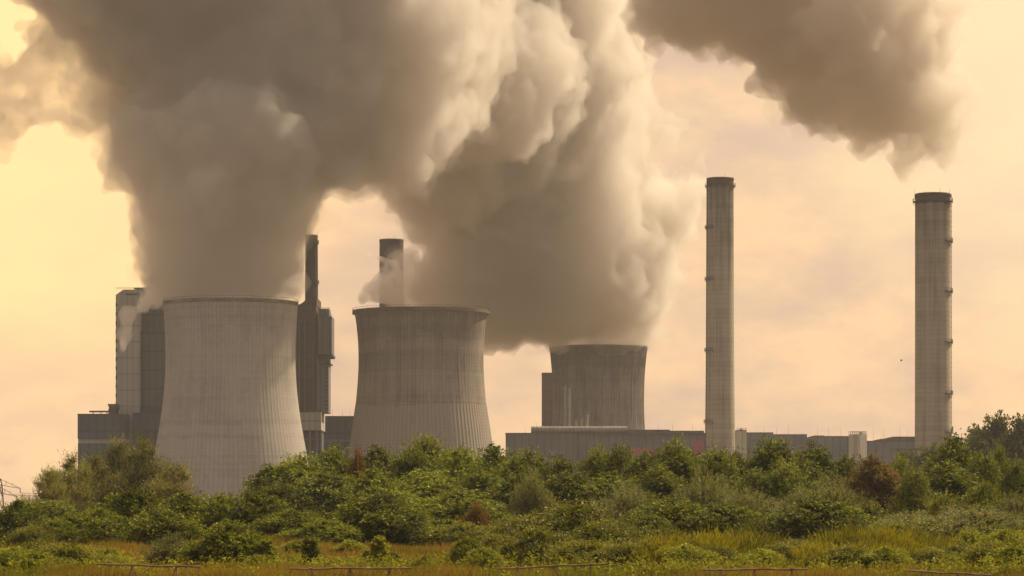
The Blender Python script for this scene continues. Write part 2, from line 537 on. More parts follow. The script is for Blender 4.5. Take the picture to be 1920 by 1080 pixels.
M = {}
M['steel_dark'] = plain_mat('dark_steel', (0.10, 0.095, 0.09), (0.05, 0.045, 0.04), 0.3, rough=0.6)
M['conc1'] = tower_mat('concrete_tall_tower', (0.42, 0.375, 0.33), (0.25, 0.22, 0.19), 104, 1.5,
                       bands=((Z(800,1400), Z(790,1400), 0.22), (Z(824,1400), Z(816,1400), 0.18), (Z(618,1400), Z(560,1400), 0.18), (Z(640,1400), Z(636,1400), 0.12)), streak=0.22, line=0.24, top_dark=0.05, height=104)
M['conc1b'] = plain_mat('concrete_rim', (0.22, 0.18, 0.135), (0.10, 0.08, 0.065), 0.12)
M['conc2'] = tower_mat('concrete_banded_tower', (0.32, 0.275, 0.225), (0.16, 0.13, 0.105), 104, 1.6,
                       bands=((Z(640,1480), Z(585,1480), 0.34), (Z(700,1480), Z(660,1480), 0.25), (0.0, Z(760,1480), -0.5), (Z(762,1480), Z(757,1480), 0.35)), streak=0.40, line=0.32, top_dark=0.2, height=104)
M['conc2b'] = plain_mat('concrete_rim_brown', (0.17, 0.135, 0.095), (0.07, 0.055, 0.04), 0.12)
M['conc3'] = tower_mat('concrete_streaked_tower', (0.30, 0.255, 0.205), (0.135, 0.11, 0.085), 96, 2.0,
                       bands=((Z(690,1900), Z(648,1900), 0.3),), streak=0.6, line=0.28, top_dark=0.3, height=104)

cooling_tower(432.5, 1400, [(560,125.5),(575,124.5),(600,123),(640,121.3),(690,121.5),(730,124),(786,131),(835,139.5),(880,147),(925,155),(976,164)],
              (M['conc1'], M['conc1b']), 'leftmost and tallest pale concrete cooling tower, ribbed all over, steam pouring off its rim', 104, rib=0.07, lip=0.1, lip_h=1.2)
cooling_tower(789.5, 1480, [(577,125),(590,122.5),(610,120),(640,117.5),(680,117),(718,119),(760,123),(800,129),(835,134),(880,141),(925,149),(975,158)],
              (M['conc2'], M['conc2b']), 'middle brown cooling tower with a clear projecting rim and a paler ribbed lower third', 104, rib=0.2, rib_zone=(0, Z(760, 1480)), lip=0.75, lip_h=1.3)
cooling_tower(1122, 1900, [(647,91),(665,89),(700,86),(740,84.8),(770,85),(805,86.7),(860,92),(920,99),(972,106)],
              (M['conc3'], M['conc2b']), 'smallest, farthest cooling tower with dark rain streaks, behind the long turbine hall', 96, rib=0.3, lip=0.15, lip_h=1.6)

# ---------------------------------------------------------------- chimneys
def chimney_mat(name, base, dark, H, soot, n_rib, lift, soot_col=(0.085, 0.048, 0.032)):
    s = NT(name)
    c = s.coord('Object'); x, y, z = s.sep(c)
    ang = s.math('ARCTAN2', y, x)
    u = s.math('MULTIPLY', ang, n_rib / (2 * math.pi)); v = s.math('DIVIDE', z, lift)
    fu = s.math('LESS_THAN', s.math('FRACT', u), 0.12); fv = s.math('LESS_THAN', s.math('FRACT', v), 0.12)
    wv = s.n('ShaderNodeTexWhiteNoise', noise_dimensions='1D'); s.set(wv.inputs['W'], s.math('FLOOR', v))
    wu = s.n('ShaderNodeTexWhiteNoise', noise_dimensions='1D'); s.set(wu.inputs['W'], s.math('FLOOR', u))
    cs = s.comb(s.math('MULTIPLY', s.math('COSINE', ang), 6.0), s.math('MULTIPLY', s.math('SINE', ang), 6.0), s.math('MULTIPLY', z, 0.03))
    st = s.noise(cs, 0.6, 5, 0.65)
    big = s.noise(c, 0.06, 4, 0.6)
    f = s.math('MULTIPLY', s.mr(st, 0.42, 0.7), 0.45)
    f = s.math('ADD', f, s.math('MULTIPLY', s.math('SUBTRACT', wv.outputs['Value'], 0.5), 0.22))
    f = s.math('ADD', f, s.math('MULTIPLY', s.math('SUBTRACT', wu.outputs['Value'], 0.5), 0.2))
    f = s.math('ADD', f, s.math('MULTIPLY', s.mr(big, 0.42, 0.6), 0.2))
    # rain-washed grime reaching down from the mouth
    f = s.math('ADD', f, s.math('MULTIPLY', s.mr(s.math('ADD', z, s.math('MULTIPLY', s.math('SUBTRACT', st, 0.5), 70.0)), H * 0.62, H, 0.0, 1.0), 0.75))
    f = s.math('MAXIMUM', s.math('MINIMUM', f, 1.0), 0.0)
    col = s.mix(f, base, dark)
    col = s.mix(s.math('MULTIPLY', s.math('MAXIMUM', fu, fv), 0.22), col, tuple(k * 0.4 for k in dark))
    zs = s.math('ADD', z, s.math('MULTIPLY', s.math('SUBTRACT', st, 0.5), 3.0))
    col = s.mix(s.math('MULTIPLY', s.mr(zs, H - soot - 0.4, H - soot + 0.4), 0.92), col, soot_col)
    s.bsdf(col, 0.9, 0.15)
    return s.m

def chimney(cx, D_, top_py, hw_top, hw_mid, hw_base, mat, label, platforms, side, soot=5.0, ladder=True):
    H = Z(top_py, D_ - 7.0); k = D_ / F
    root = empty('chimney', (X(cx, D_), D_, 0.0))
    tag(root, label, 'chimney', 'tall concrete chimneys')
    rb, rm, rt = hw_base * k, hw_mid * k, hw_top * k
    prof = smooth_profile([(0, rb), (H * 0.45, rm), (H, rt)], 40)
    b = MB().lathe(prof, 64)
    b.lathe([(rt, H), (rt - 0.1, H + 0.25), (rt - 1.0, H + 0.25), (rt - 1.1, H - 12)], 64)
    b.build('shaft', mat, root, smooth_=True)
    MB().lathe([(rt + 0.02, H - 0.9), (rt + 0.22, H - 0.8), (rt + 0.22, H - 0.1), (rt + 0.02, H + 0.1)], 64).build('crown_band', M['soot'], root)
    for py, whole in platforms:
        z = Z(py, D_); t = min(1, z / H); r = rb + (rm - rb) * min(1, t / .45) if t < .45 else rm + (rt - rm) * (t - .45) / .55
        p = MB()
        # a caged landing of the ladder run, or a gallery going all the way round
        if whole:
            arcs = [(0, 2 * math.pi)]
        else:
            c0 = 0.0 if side > 0 else math.pi
            arcs = [(c0 - 1.0, c0 + 0.55)] if side > 0 else [(c0 - 0.55, c0 + 1.0)]
        for a0, a1 in arcs:
            n = 48 if whole else 12
            p.ring((0, 0), r + 0.02, r + 0.95, z - 0.15, z, n, a0, a1)
            for zz in (0.55, 1.1): p.ring((0, 0), r + .87, r + .95, z + zz, z + zz + 0.08, n, a0, a1)
            for i in range(n + 1):
                t_ = a0 + (a1 - a0) * i / n
                p.tube(((r+0.91)*math.cos(t_), (r+0.91)*math.sin(t_), z - (0.9 if i % 3 == 0 else 0)), ((r+0.91)*math.cos(t_), (r+0.91)*math.sin(t_), z+1.2), 0.05, n=4)
                if i % 3 == 0:
                    p.tube(((r)*math.cos(t_), (r)*math.sin(t_), z-1.8), ((r+.88)*math.cos(t_), (r+.88)*math.sin(t_), z-0.15), 0.06, n=4)
        p.build('gallery', M['steel_dark'], root)
    if ladder:
        a = -0.22 if side > 0 else math.pi + 0.22
        l = MB(); ca, sa = math.cos(a), math.sin(a); ta = (-sa, ca)
        N = int(H / 2.0)
        for w in (-0.3, 0.3):
            pr = None
            for i in range(13):
                z = 1 + (H - 1) * i / 12; t = z / H
                r = (rb + (rm - rb) * min(1, t / .45) if t < .45 else rm + (rt - rm) * (t - .45) / .55) + 0.3
                q = (r*ca + ta[0]*w, r*sa + ta[1]*w, z)
                if pr: l.tube(pr, q, 0.09, n=4)
                pr = q
        for i in range(N):
            z = 1.5 + 2.0 * i; t = z / H
            r = (rb + (rm - rb) * min(1, t / .45) if t < .45 else rm + (rt - rm) * (t - .45) / .55) + 0.3
            l.ring((r*ca, r*sa), 0.34, 0.42, z, z + 0.08, 8)
            l.tube((r*ca + ta[0]*.3, r*sa + ta[1]*.3, z), ((r-.6)*ca + ta[0]*.3, (r-.6)*sa + ta[1]*.3, z), 0.05, n=4)
        l.build('caged_ladder', M['steel_dark'], root)
    for a in (0.25, math.pi - 0.25, -1.3, 1.9):
        MB().tube(((rt+.15)*math.cos(a), (rt+.15)*math.sin(a), H - 1.5), ((rt+.15)*math.cos(a), (rt+.15)*math.sin(a), H + 2.2), 0.09, 0.04, 4).build('lightning_rod', M['steel_dark'], root)
    return root
M['soot'] = plain_mat('sooty_band', (0.10, 0.055, 0.038), (0.055, 0.033, 0.026), 0.5)
H1 = Z(332, 1500); H2 = Z(361, 1190)
M['chim1'] = chimney_mat('concrete_slim_chimney', (0.42, 0.37, 0.285), (0.17, 0.14, 0.105), H1, 4.6, 26, 2.4)
M['chim2'] = chimney_mat('concrete_wide_chimney', (0.42, 0.36, 0.275), (0.19, 0.15, 0.11), H2, 4.8, 36, 1.9)
chimney(1350.5, 1500, 332, 25, 26.3, 29.5, M['chim1'], 'slim pale concrete chimney with a sooty mouth, right of the smallest cooling tower',
        [(349, True), (427, False), (524, False), (657, False), (791, False)], -1)
chimney(1749, 1190, 361, 33, 33.2, 34, M['chim2'], 'wide pale concrete chimney farthest right, rust-brown top, galleries up its right side',
        [(378, True), (453, False), (547, False), (642, False), (738, False), (810, False)], 1)
M['chimA'] = chimney_mat('dark_brick_stack', (0.10, 0.07, 0.055), (0.05, 0.038, 0.033), 135, 2.0, 20, 2.4, (0.045, 0.03, 0.025))
M['chimB'] = chimney_mat('soot_dark_stack', (0.16, 0.12, 0.095), (0.055, 0.042, 0.036), Z(449, 1923), 2.0, 24, 2.4, (0.05, 0.034, 0.028))
chimney(583.5, 1560, 439, 11, 12.3, 15, M['chimA'], 'narrow dark chimney half hidden by steam, right of the leftmost cooling tower',
        [(455, False), (530, False)], 1)
chimney(734, 1930, 448, 22.5, 23.5, 26, M['chimB'], 'short dark chimney showing over the rim of the middle cooling tower',
        [], 1, ladder=False)

# ---------------------------------------------------------------- power station buildings
def bld(name, label, cat, D_, px0):
    r = empty(name, (X(px0, D_), D_, 0.0)); tag(r, label, cat); r['_d'] = D_; r['_x'] = px0
    return r
def pbox(root, name, m, px0, px1, py0, py1, dy0=0.0, dy1=30.0, parent=None, mb=None, base=None):
    """a box whose front face covers the photo rectangle at this building's distance"""
    D_ = root['_d']; ox = X(root['_x'], D_)
    Df = D_ + dy0
    x0, x1 = X(px0, Df) - ox, X(px1, Df) - ox
    z1 = Z(py0, Df); z0 = (Z(py1, Df) if py1 is not None else 0.0) if base is None else base
    mb2 = mb or MB()
    mb2.box(x0, x1, dy0, dy1, z0, z1)
    if mb is None: return mb2.build(name, m, parent or root)
M['clad_pale'] = plain_mat('pale_cladding', (0.50, 0.465, 0.41), (0.42, 0.39, 0.34), 0.05, (1, 1, 0.3), ribs=0.35, floors=8.2)
M['clad_grey'] = plain_mat('grey_cladding', (0.17, 0.165, 0.16), (0.12, 0.117, 0.115), 0.05, (1, 1, 0.4), ribs=0.3, floors=9.5)
M['clad_slate'] = plain_mat('slate_cladding', (0.115, 0.122, 0.145), (0.08, 0.086, 0.102), 0.04, ribs=0.25, floors=11.0)
M['clad_slate2'] = plain_mat('hazed_grey_cladding', (0.21, 0.20, 0.205), (0.15, 0.143, 0.148), 0.03, ribs=0.25)  # grey lightened and blued to stand in for haze over the far halls
M['clad_brown'] = plain_mat('oxide_cladding', (0.13, 0.075, 0.065), (0.08, 0.05, 0.045), 0.06, (1, 1, 0.3), ribs=0.4, floors=7.0)
M['red'] = plain_mat('red_cladding', (0.42, 0.13, 0.12), (0.32, 0.11, 0.10), 0.1)
M['roof'] = plain_mat('bitumen_roof', (0.16, 0.13, 0.10), (0.09, 0.075, 0.06), 0.2)
M['white'] = plain_mat('white_cladding', (0.56, 0.52, 0.44), (0.42, 0.38, 0.32), 0.08, (1, 1, 0.3), ribs=0.3)
M['glass_dark'] = plain_mat('dark_glazing', (0.05, 0.055, 0.065), (0.035, 0.037, 0.042), 0.3, rough=0.3, spec=0.5)
M['duct'] = plain_mat('aluminium_duct', (0.36, 0.325, 0.28), (0.26, 0.23, 0.195), 0.2, (1, 1, 3), rough=0.5, metal=0.2)

def railing(root, px0, px1, py, name='railing', dy=0.3, h=1.1, parent=None, posts=10):
    D_ = root['_d']; ox = X(root['_x'], D_); x0 = X(px0, D_) - ox; x1 = X(px1, D_) - ox; z = Z(py, D_)
    m = MB()
    for i in range(posts + 1):
        x = x0 + (x1 - x0) * i / posts
        m.tube((x, dy, z), (x, dy, z + h), 0.06, n=4)
    m.tube((x0, dy, z + h), (x1, dy, z + h), 0.07, n=4); m.tube((x0, dy, z + h * .5), (x1, dy, z + h * .5), 0.05, n=4)
    m.build(name, M['steel_dark'], parent or root)
def mast(root, px, py, h, parent=None, dy=6.0):
    D_ = root['_d']; ox = X(root['_x'], D_); x = X(px, D_) - ox; z = Z(py, D_)
    MB().tube((x, dy, z - 0.5), (x, dy, z + h), 0.06, 0.03, 4).build('antenna', M['steel_dark'], parent or root)

# tall boiler house left of the first tower
b = bld('boiler_house', 'tall boiler house with pale stair tower, left of the tallest cooling tower', 'building', 1520, 280)
D_ = 1520; ox = X(280, D_)
pt = [(X(217, D_) - ox, 0), (X(262, D_) - ox, 0), (X(262, D_) - ox, Z(543, D_)), (X(231, D_) - ox, Z(543, D_)), (X(217, D_) - ox, Z(553, D_))]
tw = MB().prism(pt, 0, 22).build('stair_tower', M['clad_pale'], b)
for k in range(16):
    z = Z(575 + 17 * k, D_); MB().box(X(217, D_) - ox - 0.05, X(219.5, D_) - ox, -0.12, 2.5, z, z + 1.9).build('window', M['glass_dark'], tw)
w = MB().box(X(236, D_) - ox, X(258, D_) - ox, -0.12, 0.3, Z(553.5, D_), Z(550.5, D_)); w.build('louvre', M['glass_dark'], tw)
pbox(b, 'boiler_block', M['clad_grey'], 259, 372, 622, 773, 4, 70)
pbox(b, 'upper_block', M['clad_grey'], 266, 372, 570, 622, 9, 68, base=Z(622, 1520))
pbox(b, 'roof_house', M['clad_pale'], 262, 333, 541, 570, 12, 60, base=Z(571, 1520))
pbox(b, 'base_block', M['clad_slate'], 249, 372, 774, None, -3, 72, base=0)
pbox(b, 'roof_beam', M['clad_pale'], 251, 335, 539, 541.5, 10, 62)
mb = MB()
for (a0, a1, y0, y1) in ((262, 310, 771, 775), (276, 303, 766, 771)): pbox(b, 'x', None, a0, a1, y0, y1, -2, 6, mb=mb)
mb.build('ledge', M['steel_dark'], b)
railing(b, 218, 262, 543, dy=1.0, parent=tw)

b = bld('bunker_building', 'low dark slate building with a pale band and roof pipe, far left', 'building', 1500, 180)
pbox(b, 'wall', M['clad_slate'], 145.5, 232, 777, 823, 0, 60)
pbox(b, 'lower_wall', M['clad_slate'], 146, 236, 831, None, 0.2, 60, base=0)
pbox(b, 'window_band', M['clad_pale'], 146.5, 234, 822.8, 831.2, 0.8, 59)
pbox(b, 'roof', M['roof'], 145, 232.5, 775.8, 777.2, -0.4, 60.4)
pbox(b, 'roof_hopper', M['clad_slate'], 203, 216.5, 766, 776, 4, 16)
mb = MB(); D_ = 1500; ox = X(180, D_)
for px in (200.5, 216.5): pass
hp = MB().prism([(X(200, D_)-ox, Z(757, D_)), (X(216.8, D_)-ox, Z(757, D_)), (X(216.8, D_)-ox, Z(767, D_)), (X(204, D_)-ox, Z(767, D_))][::-1], 3, 15).build('hopper_mouth', M['clad_slate'], b)
pp = MB(); pp.tube((X(165, D_)-ox, 5, Z(771, D_)), (X(202, D_)-ox, 5, Z(771, D_)), 0.5)
for px in (172, 187, 198): pp.tube((X(px, D_)-ox, 5, Z(777, D_)), (X(px, D_)-ox, 5, Z(771, D_)), 0.25, n=5)
pp.build('roof_pipe', M['steel_dark'], b)

b = bld('boiler_house', 'dark oxide-red boiler house with a grey lift tower, right of the tallest cooling tower', 'building', 1500, 580)
D_ = 1500; ox = X(580, D_)
pbox(b, 'boiler_block', M['clad_brown'], 540, 592.5, 572, 772, 4, 55)
pt = [(X(553, 1500)-ox, Z(572, D_)), (X(592.5, 1500)-ox, Z(572, D_)), (X(592.5, 1500)-ox, Z(556, D_)), (X(576, 1500)-ox, Z(556, D_)), (X(566, 1500)-ox, Z(566, D_))]
MB().prism(pt, 6, 40).build('sloping_roof', M['clad_brown'], b)
lt = pbox(b, 'lift_tower', M['clad_slate2'], 596.5, 622, 593, 669, 2, 24, base=Z(669, D_))
pbox(b, 'head_house', M['clad_slate2'], 597, 617, 579, 593, 5, 20, parent=lt)
railing(b, 597, 617, 579, dy=5.5, parent=lt, posts=6); railing(b, 597, 622, 593, dy=2.4, parent=lt, posts=8)
mb = MB(); pbox(b, 'x', None, 596, 623.5, 664, 668.6, 0.5, 24, mb=mb); pbox(b, 'x', None, 598, 619, 680, 682, 0.5, 24, mb=mb); mb.build('bracket', M['steel_dark'], lt)
pbox(b, 'lower_shaft', M['clad_slate2'], 593.5, 615.8, 668, 774, 3, 22)
railing(b, 599, 617, 680, dy=0.8, posts=8)
for k in range(12): MB().box(X(609, D_)-ox, X(613, D_)-ox, 2.85, 3.3, Z(690+7*k, D_), Z(687+7*k, D_)).build('window', M['glass_dark'], b)
sl = pbox(b, 'filter_house', M['clad_pale'], 561, 602, 773, 806.5, -3, 30)
railing(b, 561, 602, 773, dy=-2.5, posts=12, parent=sl)
mb = MB()
for px in (566, 579, 592, 600): pbox(b, 'x', None, px, px+3.4, 806, None, -1, 1.2, mb=mb, base=0)
for py in (822, 842, 862): pbox(b, 'x', None, 563, 603, py, py+2.2, 0, 1, mb=mb)
mb.build('support_frame', M['clad_slate2'], b)
pbox(b, 'lower_wall', M['clad_slate'], 558, 601, 806, None, 3, 30, base=0)
rp = MB()
for px in (555, 560, 571, 586): rp.tube((X(px,D_)-ox, 3.2, Z(600, D_)), (X(px,D_)-ox, 3.2, Z(770, D_)), 0.28, n=6)
rp.build('downpipe', M['clad_slate2'], b)

b = bld('machine_hall', 'low slate-grey hall between the two largest cooling towers', 'building', 1540, 632)
pbox(b, 'wall', M['clad_slate'], 602, 690, 781, None, 0, 60, base=0)
pbox(b, 'roof', M['roof'], 601.5, 690, 780, 781.3, -0.5, 60.5)
pbox(b, 'window_band', M['clad_slate2'], 602.5, 689, 824, 828, -0.15, 0.4)
for px in (622, 641, 655): mast(b, px, 780, 3.5)

b = bld('machine_hall', 'long low grey turbine hall with a red patch in front of the smallest cooling tower', 'building', 1620, 1130)
D_ = 1620; ox = X(1130, D_)
w1 = pbox(b, 'wall', M['clad_slate2'], 948, 1083, 813.5, None, 0, 70, base=0)
pbox(b, 'wall', M['clad_slate2'], 1083, 1325, 813, None, 1.0, 70, base=0)
pbox(b, 'wall_joint', M['steel_dark'], 1082.2, 1083.8, 812, None, -0.4, 1.2, base=0)
pbox(b, 'roof', M['roof'], 947.5, 1325, 811.5, 813.7, -0.5, 70.5)
duct = MB(); cyl_z = Z(804.5, D_); rr_ = 6.2 / F * D_
duct.tube((X(996, D_)-ox, 12, cyl_z), (X(1178, D_)-ox, 12, cyl_z), rr_, n=18)
dct = duct.build('roof_duct', M['duct'], b, smooth_=False)
sb = MB()
for k in range(24):
    px = 1000 + 7.6*k; sb.tube((X(px, D_)-ox, 12, cyl_z), (X(px+1.0, D_)-ox, 12, cyl_z), rr_+0.12, n=18)
sb.build('duct_band', M['clad_slate2'], dct)
pbox(b, 'roof_monitor', M['roof'], 1178, 1256, 805.5, 812, 8, 50)
pbox(b, 'roof_monitor', M['roof'], 1256, 1320, 807.5, 812, 8, 50)
pbox(b, 'red_panel', M['red'], 1177, 1226, 839, 858, 0.8, 1.5)
pr = [(X(1297,D_)-ox, Z(830,D_)), (X(1319.5,D_)-ox, Z(822,D_)), (X(1319.5,D_)-ox, Z(858,D_)), (X(1297,D_)-ox, Z(858,D_))][::-1]
MB().prism(pr, 0.8, 1.5).build('red_panel', M['red'], b)
for px in (985, 1006, 1075, 1200, 1236, 1262, 1300): mast(b, px, 811, 3.0 if px % 2 else 5.5)

b = bld('silo_building', 'plain dark block peeking out left of the smallest cooling tower', 'building', 1990, 1030)
pbox(b, 'wall', M['clad_brown'], 1016.5, 1060, 700, None, 0, 30, base=0)
pbox(b, 'roof', M['roof'], 1016, 1060, 698.6, 700.3, -0.4, 30.4)
def stack(px0, px1, py, D_, label):
    r = (px1 - px0) / 2 / F * D_; o = empty('exhaust_stack', (X((px0+px1)/2, D_), D_, 0)); tag(o, label, 'exhaust stack', 'pale exhaust stacks at the smallest cooling tower')
    H = Z(py, D_)
    MB().lathe([(r, 0), (r, H)], 20).build('shaft', M['duct'], o, True)
    MB().lathe([(r*1.0, H-1.2), (r+0.2, H-1.1), (r+0.2, H+.1), (r-0.25, H+.15), (r-.3, H-2)], 20).build('collar', M['clad_slate2'], o)
for (a, c_, py, l) in ((1057, 1062, 722, 'left one of the two tall pale exhaust stacks against the smallest cooling tower'),
                       (1064, 1069.5, 724, 'right one of the two tall pale exhaust stacks against the smallest cooling tower'),
                       (1078, 1083.5, 784, 'shortest-but-leftmost of the three low pale stacks above the turbine hall roof'),
                       (1087, 1094.5, 781, 'middle of the three low pale stacks above the turbine hall roof'),
                       (1096, 1103.5, 774, 'rightmost and highest of the three low pale stacks above the turbine hall roof')):
    stack(a, c_, py, 1780, l)

b = bld('lift_tower', 'white lift tower right against the foot of the slim chimney', 'building', 1540, 1391)
pbox(b, 'wall', M['white'], 1381, 1400, 807.5, None, 0, 18, base=0)
pbox(b, 'roof', M['roof'], 1380.8, 1400.2, 806.4, 807.7, -0.2, 18.2)
railing(b, 1382, 1400, 807, posts=6); pbox(b, 'roof_box', M['clad_slate2'], 1388, 1392, 804, 807, 4, 8)
b = bld('workshop_hall', 'low grey hall with a stepped roof, right of the slim chimney', 'building', 1600, 1460)
pbox(b, 'wall', M['clad_slate2'], 1370, 1514, 820, None, 0, 50, base=0)
pbox(b, 'roof_monitor', M['clad_slate2'], 1400, 1450, 811.5, 820, 3, 40); pbox(b, 'roof_monitor', M['clad_slate2'], 1450.4, 1513, 815, 820, 3.5, 40)
pbox(b, 'roof', M['roof'], 1399, 1450.2, 810.6, 811.8, 2.5, 40.5); pbox(b, 'roof', M['roof'], 1450.5, 1513.5, 814.1, 815.3, 3.1, 40.5)
pbox(b, 'link_bridge', M['clad_slate2'], 1514, 1525.5, 823.5, None, 3, 30, base=0)
for px in (1434, 1458, 1480): mast(b, px, 812, 4.0 if px % 4 else 5.5)
b = bld('workshop_hall', 'low grey hall directly left of the white tower with roof railing', 'building', 1590, 1560)
pbox(b, 'wall', M['clad_slate2'], 1525.5, 1594, 820, None, 0, 50, base=0)
pbox(b, 'roof_monitor', M['roof'], 1527, 1546, 816.5, 820.2, 3, 40); pbox(b, 'roof_monitor', M['roof'], 1547, 1592, 817.5, 820.2, 3, 40)
for px in (1535, 1556, 1579): mast(b, px, 817, 5.0)
b = bld('lift_tower', 'white two-sided tower with roof railing, midway between the two tall chimneys', 'building', 1500, 1610)
D_ = 1500; ox = X(1610, D_)
# turned so that two faces show
pts = [(X(1593, D_)-ox, 4.0), (X(1613, D_)-ox, 0.0), (X(1627, D_)-ox, 3.6), (X(1613, D_)-ox+1.0, 12.0)]
zt = Z(814, D_)
mb = MB().add([(x, y, 0) for x, y in pts] + [(x, y, zt) for x, y in pts], [(0,1,5,4),(1,2,6,5),(2,3,7,6),(3,0,4,7),(4,5,6,7)])
w_ = mb.build('wall', M['white'], b)
m = MB()
for i in range(4):
    a_ = Vector((*pts[i], zt)); c_ = Vector((*pts[(i+1) % 4], zt))
    for k in range(6):
        q = a_.lerp(c_, k/6); m.tube(q, q + Vector((0,0,1.4)), 0.06, n=4)
    m.tube(a_ + Vector((0,0,1.4)), c_ + Vector((0,0,1.4)), 0.08, n=4); m.tube(a_ + Vector((0,0,.7)), c_ + Vector((0,0,.7)), 0.06, n=4)
m.build('railing', M['steel_dark'], b)
MB().box(X(1614,D_)-ox, X(1618.5,D_)-ox, 4, 6.5, zt-0.1, zt+1.0).build('roof_box', M['clad_slate2'], b)
wv_ = MB(); wv_.box(X(1611,D_)-ox, X(1612,D_)-ox, 0.0, 0.6, Z(829,D_), Z(827,D_)); wv_.build('lamp', M['steel_dark'], b)
b = bld('workshop_hall', 'low brownish hall at the left foot of the wide chimney', 'building', 1560, 1670)
pbox(b, 'wall', M['clad_slate2'], 1624, 1760, 827.5, None, 0, 50, base=0)
pbox(b, 'roof', M['roof'], 1623.5, 1760, 826.5, 827.8, -0.4, 50.4)
pbox(b, 'roof_monitor', M['roof'], 1653, 1664, 822.5, 827, 3, 40); pbox(b, 'roof_monitor', M['roof'], 1665, 1677, 821, 827, 3, 40)
pbox(b, 'roof_monitor', M['roof'], 1675.5, 1716, 818.5, 827, 4, 40)
for px in (1640, 1660, 1690, 1704): mast(b, px, 822, 7.0 if px % 4 else 5.0)
b = bld('conveyor_gallery', 'pale flat conveyor roof low before the wide chimney', 'building', 1100, 1712)
pbox(b, 'roof', M['clad_slate2'], 1676, 1752, 840, 843, -3, 12)
mb = MB()
for px in (1682, 1700, 1718, 1736, 1748): pbox(b, 'x', None, px, px+1.5, 842, None, 2, 3, mb=mb, base=0)
mb.build('leg_row', M['clad_slate2'], b)

# ---------------------------------------------------------------- pylon, wires, bird
D_ = 820.0; k = D_ / F
b = empty('power_pylon', (X(0, D_), D_, 0)); tag(b, 'lattice power pylon at the far left edge beyond the trees', 'pylon')
H = Z(897, D_); m = MB()
lv = [(0, 1.4), (4, 1.1), (8, 0.8), (H-1.5, 0.5), (H, 0.12)]
for (z0, w0), (z1, w1_) in zip(lv, lv[1:]):
    for sx, sy in ((1,1),(1,-1),(-1,1),(-1,-1)): m.tube((sx*w0, sy*w0, z0), (sx*w1_, sy*w1_, z1), 0.08, n=4)
    for s_ in (1, -1):
        m.tube((-w0, s_*w0, z0), (w1_, s_*w1_, z1), 0.045, n=4); m.tube((w0, s_*w0, z0), (-w1_, s_*w1_, z1), 0.08, n=4)
        m.tube((s_*w0, -w0, z0), (s_*w1_, w1_, z1), 0.08, n=4)
m.build('mast', M['steel_dark'], b)
ends = []
for py, L in ((906, 38), (921, 31)):
    a = MB(); z = Z(py + 3, D_)
    for s_ in (1, -1):
        xe = s_*L*k
        a.tube((0, -0.6, z), (xe, 0, z - 1.0*(L > 25)), 0.07, n=4); a.tube((0, 0.6, z), (xe, 0, z - 1.0*(L > 25)), 0.07, n=4); a.tube((0, 0, z + 1.6), (xe, 0, z - 1.0*(L > 25) + .05), 0.06, n=4)
        for t in (0.3, 0.6): a.tube((xe*t, 0, z), (xe*t, 0, z + 1.6*(1-t) - .2*t), 0.07, n=4)
        ends.append((xe, z - 1.2*(L > 25)))
        a.tube((xe, 0, z - 1.0*(L > 25)), (xe, 0, z - 1.0*(L > 25) - 1.2), 0.12, n=5)
    a.build('crossarm', M['steel_dark'], b)
for i, (xe, z) in enumerate(ends):
    w = MB(); p0 = Vector((X(0, D_) + xe, D_, z - 1.0)); p1 = Vector((X(0, D_) + xe + 300, D_ + 230, z + 1.0)); pr = None
    for j in range(25):
        t = j / 24; q = p0.lerp(p1, t); q.z -= 10.0 * 4 * t * (1 - t) * 0.5
        if pr is not None: w.tube(pr, q, 0.045, n=3)
        pr = q
    o = w.build('power_line', M['steel_dark'])
    tag(o, 'thin overhead wire strung from the pylon at the far left edge', 'power line', 'overhead wires at the far left')

D_ = 900.0
bd = empty('bird', P(1690, 676, D_)); tag(bd, 'tiny dark bird flying alone left of the wide chimney', 'bird')
m = MB().lathe([(0.02, -0.45), (0.10, -0.25), (0.15, 0.0), (0.10, 0.22), (0.08, 0.3), (0.02, 0.42)], 8)
bo = m.build('body', M['steel_dark'], bd); bo.rotation_euler = (0, math.radians(60), 0)
for s_ in (1, -1):
    MB().add([(0.12,0,0.02),(-0.14,0,0.02),(-0.18,s_*.45,.35),(.05,s_*.5,.38),(-.22,s_*.95,.22),(-.1,0,-.02),(.05,s_*.5,.35)],
             [(0,1,2,3),(3,2,4),(0,3,6,5),(5,6,4)]).build('wing', M['steel_dark'], bd)

# ---------------------------------------------------------------- ground and haze
def ground_mat():
    s = NT('meadow_soil')
    c = s.coord('Object')
    a = s.noise(s.mapping(c, (1, 0.4, 1)), 0.10, 6, 0.6); b_ = s.noise(c, 1.7, 5, 0.7)
    col = s.mix(s.mr(a, 0.4, 0.6), (0.17, 0.095, 0.028), (0.075, 0.075, 0.018))
    col = s.mix(s.mr(b_, 0.45, 0.75, 0, .7), col, (0.06, 0.045, 0.02))
    s.bsdf(col, 0.95, 0.1, bump=b_, bstr=0.8, bdist=0.3)
    return s.m
def gz(x, y):
    t = min(1.0, max(0.0, (y - 150) / 60.0)) * min(1.0, max(0.0, (420 - y) / 100.0))
    u = min(1.0, max(0.0, (y - 216) / 40.0)); u = u * u * (3 - 2 * u) * min(1.0, max(0.0, (700 - y) / 200.0))
    return 0.95 * u + t * (0.28 * math.sin(x * 0.11 + 0.7) * math.cos(y * 0.06) + 0.18 * math.sin(x * 0.31 + y * 0.13))
xs = np.unique(np.concatenate([np.linspace(-2600, -80, 22), np.linspace(-80, 80, 110), np.linspace(80, 2600, 22)]))
ys = np.unique(np.concatenate([np.linspace(-250, 150, 12), np.linspace(150, 450, 140), np.linspace(450, 3300, 36)]))
gv = [(x, y, gz(x, y)) for y in ys for x in xs]
nx = len(xs)
